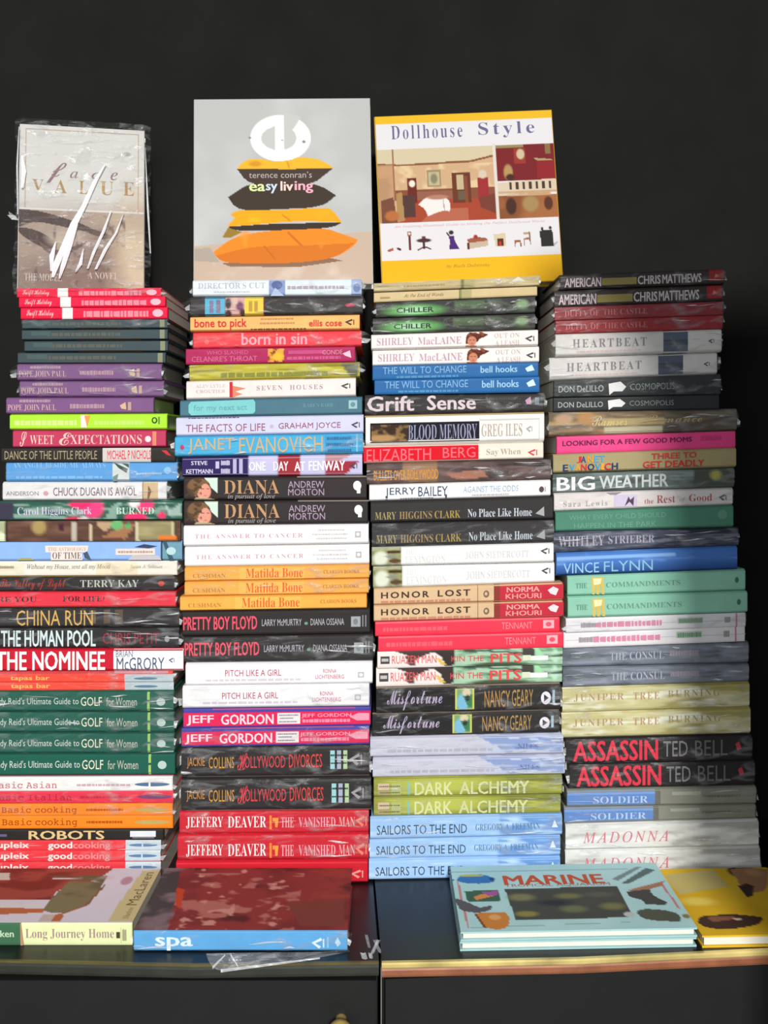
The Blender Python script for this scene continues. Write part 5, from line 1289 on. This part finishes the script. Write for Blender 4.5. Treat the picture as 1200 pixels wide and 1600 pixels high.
# pale yellow-green journey book
b1 = U_plane(207, 1477, zl, up)
L1 = Lying(on_left, b1.x - .252, b1.x, b1.y, 0, .0262, -.016 - b1.y)
zj = lambda x: x / 4


def top_journey(mb, Q):
    Z = lambda *p: L1.pl(*[(x / 4, 1340 + y / 4) for x, y in p])
    ops = [('n', 'd8d0dc', 5, .5, .3, 4), ('p', Z((-400, 60), (720, 60), (600, 150), (400, 175), (300, 265), (-400, 270)), 'a04a40'), ('n', '82352e', 6, .55, .1, 4, (0, 0, .6, .6)), ('p', Z((-300, 100), (60, 95), (60, 140), (-300, 150)), 'cfc0b8'),
           ('p', Z((330, 130), (720, 120), (700, 138), (330, 138)), 'd0c4c4'), ('p', Z((-300, 310), (280, 320), (270, 345), (-300, 370)), 'bc6a44'), ('p', Z((-300, 285), (260, 290), (255, 312), (-300, 315)), 'd8d0cc'),
           ('p', Z((265, 315), (430, 150), (575, 150), (660, 165), (545, 300), (405, 350), (290, 345)), '7e7656'), ('n', '6a6248', 8, .5, .2, 6, (.42, .15, .75, .7)), ('l', *L1.pl((100, 1427), (135, 1415))[0], *L1.pl((100, 1427), (135, 1415))[1], .006, 'a0583a'), ('l', *L1.pl((135, 1415), (165, 1382))[0], *L1.pl((135, 1415), (165, 1382))[1], .005, '8a4c38'),
           ('p', Z((240, 398), (270, 355), (350, 360), (320, 398)), 'c4b2aa'), ('p', Z((320, 398), (350, 355), (400, 352), (380, 398)), 'b86a40'),
           ('p', Z((675, 400), (720, 320), (890, 85), (1100, 70), (1000, 400)), 'c9ba8a'), L1.el(198, 1376.5, 9, 6.5, 'b88c9c', .3)]
    mb.grid(Q, 0, 1, 0, 1, .0003, paint(120, 70, 'd4ccd6', ops, 1.0))
    (ua, va), (ub, vb) = L1.uv(198, 1415), L1.uv(234, 1364)
    mid = (ua + ub) / 2 + .012
    pts, fs = text_shape('MacLaren', 's')
    mb.mesh([Q(mid + .022 - b * .05, va + (vb - va) * a, .0006) for a, b, _ in pts], fs, ink('7a6c48'))
    pts, fs = text_shape('Sharlene', 'i')
    mb.mesh([Q(mid + .016 - b * .028, .06 + (va - .10) * a, .0006) for a, b, _ in pts], fs, ink('8a7c58'))


px0 = 600 + (b1.x - .252) * F / (b1.y + 1.3)
book('pale yellow-green book with clear title Long Journey Home, beside the spa book', LY, L1.c, L1.depth, 0, 'e0e6ae',
     [('b', px0 * 4, 92, 0, 1, '3f6a4c'), ('p', [(85, 0), (92, 0), (108, .92), (100, 1), (85, 1)], 'b08a6c'), ('t', -330, 44, .32, .72, 'Journey taken', 'b8d4b4', 'b'), ('t', 120, 706, .26, .78, 'Long Journey Home', 'a8888c', 'r'), ('b', 722, 747, .4, .68, '4c4434'), ('b', 752, 755, .2, .9, 'b4b08a'), ('l', 762, 790, .25, .8, 'b0ac86')],
     lambda x: (x / 4 - px0) / (207 - px0), cover='d8dca8', top=top_journey)

# spa book, blue spine, in film
b2 = U_plane(543, 1487.5, zl, up)
L2 = Lying(on_left, b1.x + .0052, b2.x, b2.y, 0, .0250, -.012 - b2.y)


def top_spa(mb, Q):
    Z = lambda *p: L2.pl(*[(190 + x / 2.79, 1340 + y / 2.79) for x, y in p])
    ops = [('n', '8e3a38', 5, .45, .2, 4), ('n', '5e2c2c', 6, .58, .12, 8), ('n', 'b06a62', 10, .6, .08, 6, (.1, .1, .75, 1)), ('n', 'c88a80', 14, .66, .06, 3, (.2, 0, .7, 1)), ('p', Z((60, 300), (180, 60), (255, 60), (230, 200), (190, 300)), '4c4446'), ('n', '7e6c70', 9, .5, .2, 5, (0, 0, .16, 1)),
           ('p', Z((240, 130), (275, 140), (255, 230), (235, 200)), 'c04830'), ('p', Z((720, 200), (970, 180), (970, 300), (780, 300)), '7c4038'), ('n', '98403a', 8, .5, .2, 7, (.75, 0, 1, .6))]
    mb.grid(Q, 0, 1, 0, 1, .0003, paint(130, 80, '7c3434', ops, 1.0))


px0s = 600 + L2.x0 * F / (b2.y + 1.3)
zs = 2.79
spa = book('film-wrapped spa book with bright blue spine and dark red cover', LY, L2.c, L2.depth, 0, '5ea6dc',
           [('t', 118, 288, .30, .92, 'spa', 'dcecf0', 'b'), ('v', 822, 880, .34, .84, 'dcecf4'), ('p', [(928, .55), (940, .3), (955, .6), (940, .75)], 'b8d8ec'), ('b', 892, 900, .3, .8, '8cc4e8')],
           lambda x: (190 + x / zs - px0s) / (543 - px0s), hard=True, cover='7c3434', top=top_spa, wrap=(5, 6, 4))
wrp = [c for c in spa.children if c.name.startswith('plastic_wrap')][0]
r2 = random.Random(4)
mb = MB(spa.location.copy())
Ph = lambda x, y, Y: U(x, y, Y)
yh = ftL[1].y - .007
outl = [(322, 1490), (360, 1489), (410, 1488), (460, 1488), (505, 1487), (545, 1483)]
low = [(333, 1512), (345, 1517), (400, 1508), (462, 1501), (500, 1496), (547, 1487)]
mid = [((a[0] + b[0]) / 2 + r2.uniform(-4, 4), (a[1] + b[1]) / 2) for a, b in zip(outl, low)]
ptsf = [Ph(*p, yh + .002) for p in outl] + [Ph(*p, yh - .003 + r2.uniform(-.003, .003)) for p in mid] + [Ph(*p, yh + r2.uniform(-.003, .002)) for p in low]
mb.mesh(ptsf, [(i, i + 1, i + 7, i + 6) for i in range(5)] + [(i + 6, i + 7, i + 13, i + 12) for i in range(5)], film_material('hanging_film', .14, .5, 30.0, .2, .6))
for (x0, y0, x1, y1) in ((332, 1512, 352, 1492), (345, 1517, 500, 1497), (360, 1491, 372, 1510)):
    A_, B_ = Ph(x0, y0, yh - .005), Ph(x1, y1, yh - .005)
    sd = Vector((0, 0, .0018))
    mb.mesh([A_ - sd, A_ + sd, B_ + sd * .5, B_ - sd * .5], [(0, 1, 2, 3)], crease())
mb.build('loose_film_edge', wrp)

# marine books, page edges to the front
mL, mR = U_plane(719, 1487.5, RA, R_N), U_plane(1087.5, 1478, RA, R_N)
yM = (mL.y + mR.y) / 2
dM = -.010 - yM


def top_marine(L):
    def f_(mb, Q):
        z = lambda x, y: (680 + x / 2.308, 1320 + y / 2.308)
        Z = lambda *p: L.pl(*[z(*a) for a in p])
        E_ = lambda x, y, rx, ry, c, s=.25: L.el(*z(x, y), rx / 2.308, ry / 2.308, c, s)
        LN = lambda xa, ya, xb, yb, wd, c: L.ln(*z(xa, ya), *z(xb, yb), wd, c)
        ops = [('n', 'b6dadb', 5, .5, .3, 4), LN(60, 100, 780, 85, .004, '84a8ac'), LN(80, 130, 120, 300, .005, 'c0807c'), LN(130, 300, 700, 280, .004, '8cb0b0'), LN(815, 140, 880, 230, .005, 'c0807c'),
               ('p', Z((52, 122), (75, 128), (90, 112), (140, 106), (190, 110), (220, 128), (205, 138), (150, 142), (95, 138), (78, 128), (55, 130)), '3a76b8'), E_(130, 112, 45, 4, 'b8b85c'), E_(205, 124, 10, 6, '284a78'),
               ('p', Z((105, 168), (225, 163), (235, 205), (118, 207)), '3f6450'), ('p', Z((135, 190), (165, 178), (195, 180), (225, 170), (215, 185), (180, 192), (150, 200)), 'd88a4a'), ('p', Z((165, 172), (230, 166), (222, 184), (190, 184)), 'a05a9c'),
               ('p', Z((58, 192), (100, 200), (160, 228), (205, 218), (205, 236), (150, 248), (90, 238), (80, 215)), '5c5860'), ('p', Z((145, 252), (165, 245), (250, 243), (270, 262), (262, 300), (225, 308), (180, 300)), 'c8813a'), E_(215, 262, 22, 10, 'dca468'), LN(145, 250, 180, 300, .006, '7a4a2a'),
               ('p', Z((250, 160), (655, 150), (715, 262), (292, 273)), '4b4c46'), ('n', '6a6a5a', 8, .52, .15, 5, tuple([min(L.uv(*z(270, 270))[0], 1), .15, .75, .8])) if False else E_(310, 190, 45, 12, '7e7e58', .8), E_(480, 185, 45, 9, '75764c', .8), E_(330, 250, 40, 10, '8a8448', .6), E_(500, 232, 45, 12, '6c7454', .8), E_(640, 222, 42, 12, '77784e', .8), E_(430, 210, 60, 10, '34363a', .9), E_(590, 180, 50, 9, '5c5c50', .9),
               ('p', Z((635, 125), (720, 82), (745, 80), (660, 130)), '788c8c'), ('p', Z((668, 142), (760, 84), (795, 92), (700, 140)), '5c6e6c'), ('p', Z((695, 165), (740, 152), (830, 130), (815, 150), (720, 175)), 'a8785c'),
               ('p', Z((690, 170), (775, 160), (780, 182), (840, 208), (830, 218), (760, 215), (745, 198), (700, 190)), '4a4a48'), ('p', Z((720, 240), (760, 230), (860, 240), (890, 262), (880, 278), (790, 275), (745, 265)), '55584a'), E_(700, 252, 20, 9, 'b8c4bc'), E_(905, 258, 14, 8, '8a7a4c')]
        mb.grid(Q, 0, 1, 0, 1, .0003, paint(170, 80, 'acd2d4', ops, 1.0))
        x0, y0 = z(245, 108); x1, y1 = z(608, 146)
        L.text(mb, Q, x0, x1, y0 + 1, y1 - 1, 'MARINE', 'd05a38', 'b')
        x0, y0 = z(250, 140); x1, y1 = z(632, 152)
        L.text(mb, Q, x0, x1, y0, y1, 'TROPICAL AQUARIUM', 'b07a6c', 's')
    return f_


for k, (t0, t1, dx, lab) in enumerate([(0, .0108, 0, 'lower of two pale blue marine books, its cover hidden by the other'), (.0111, .0218, .001, 'pale blue marine book with orange title and fish pictures, on its twin')]):
    L3 = Lying(on_right, mL.x + dx, mR.x + dx, yM + .0005 * k, t0, t1, dM)
    book(lab, 'pale blue marine books', L3.c, L3.depth, 0, 'b4d6d6', [], None, cover='a6cccd', spine_front=False, hard=True, top=top_marine(L3) if k else None)

# yellow book at the cabinet's far end
yl = U_plane(1098, 1481, RA, R_N)
L4 = Lying(on_right, mR.x + .0055, mR.x + .2255, yl.y, 0, .0140, -.012 - yl.y)


def top_yellow(mb, Q):
    z = lambda x, y: (680 + x / 2.308, 1320 + y / 2.308)
    Z = lambda *p: L4.pl(*[z(*a) for a in p])
    E_ = lambda x, y, rx, ry, c, s=.25: L4.el(*z(x, y), rx / 2.308, ry / 2.308, c, s)
    ops = [('n', 'e8bf30', 5, .5, .3, 4), ('p', Z((830, 110), (1000, 90), (1060, 150), (880, 180)), 'c8b878'), E_(930, 140, 90, 18, 'cdbb72', .9), E_(950, 205, 60, 14, 'ecd060', .9),
           E_(1110, 98, 55, 24, '3c2a22', .3), ('p', Z((1060, 90), (1110, 82), (1200, 90), (1200, 170), (1120, 175), (1085, 120)), 'a87858'), ('p', Z((1090, 150), (1120, 140), (1150, 150), (1145, 185), (1125, 190)), '42302a'), E_(1150, 100, 30, 14, 'c09068', .7), ('p', Z((1055, 95), (1100, 75), (1180, 78), (1215, 90), (1215, 75), (1100, 70)), '33241e'),
           ('p', Z((945, 260), (1000, 255), (1080, 250), (1180, 262), (1180, 285), (1080, 305), (1010, 305), (950, 290)), '4a352c'), ('p', Z((980, 262), (1080, 258), (1090, 268), (1000, 280)), '8a5c48'), E_(1090, 268, 16, 4, 'd8c0ac')]
    mb.grid(Q, 0, 1, 0, 1, .0003, paint(110, 70, 'deb028', ops, 1.0))


book('yellow softcover book beside the marine books, brown-haired figure on its cover', LY, L4.c, L4.depth, 0, 'd8b440', [], None, cover='e0b430', spine_front=False, hard=True, top=top_yellow)

# scrap of film left by the joint of the two cabinets
sc = U_plane(583, 1484, zl, up)
scrap = thing('film_scrap', 'small scrap of crumpled clear film beside the spa book', 'plastic scrap', sc)
mb = MB(sc)
r3 = random.Random(3)
for (x0, y0, x1, y1, wd) in ((572, 1460, 577, 1480, .0016), (585, 1468, 594, 1488, .0018), (582, 1490, 592, 1468, .0022), (567, 1488, 570, 1498, .003), (578, 1488, 580, 1497, .002)):
    base = U_plane(x0, max(y0, y1), zl, up)
    A_ = U(x0, y0, base.y); B_ = U(x1, y1, base.y - .002)
    A_.z = max(A_.z, SHELF_L + .0006); B_.z = max(B_.z, SHELF_L + .0006)
    s = Vector((wd, 0, 0)); t = Vector((wd * .3, -.004, .001))
    mb.mesh([A_ - s, A_ + t, A_ + s, B_ - s, B_ + t, B_ + s], [(0, 1, 4, 3), (1, 2, 5, 4)], crease())
mb.build('crumpled_film', scrap)
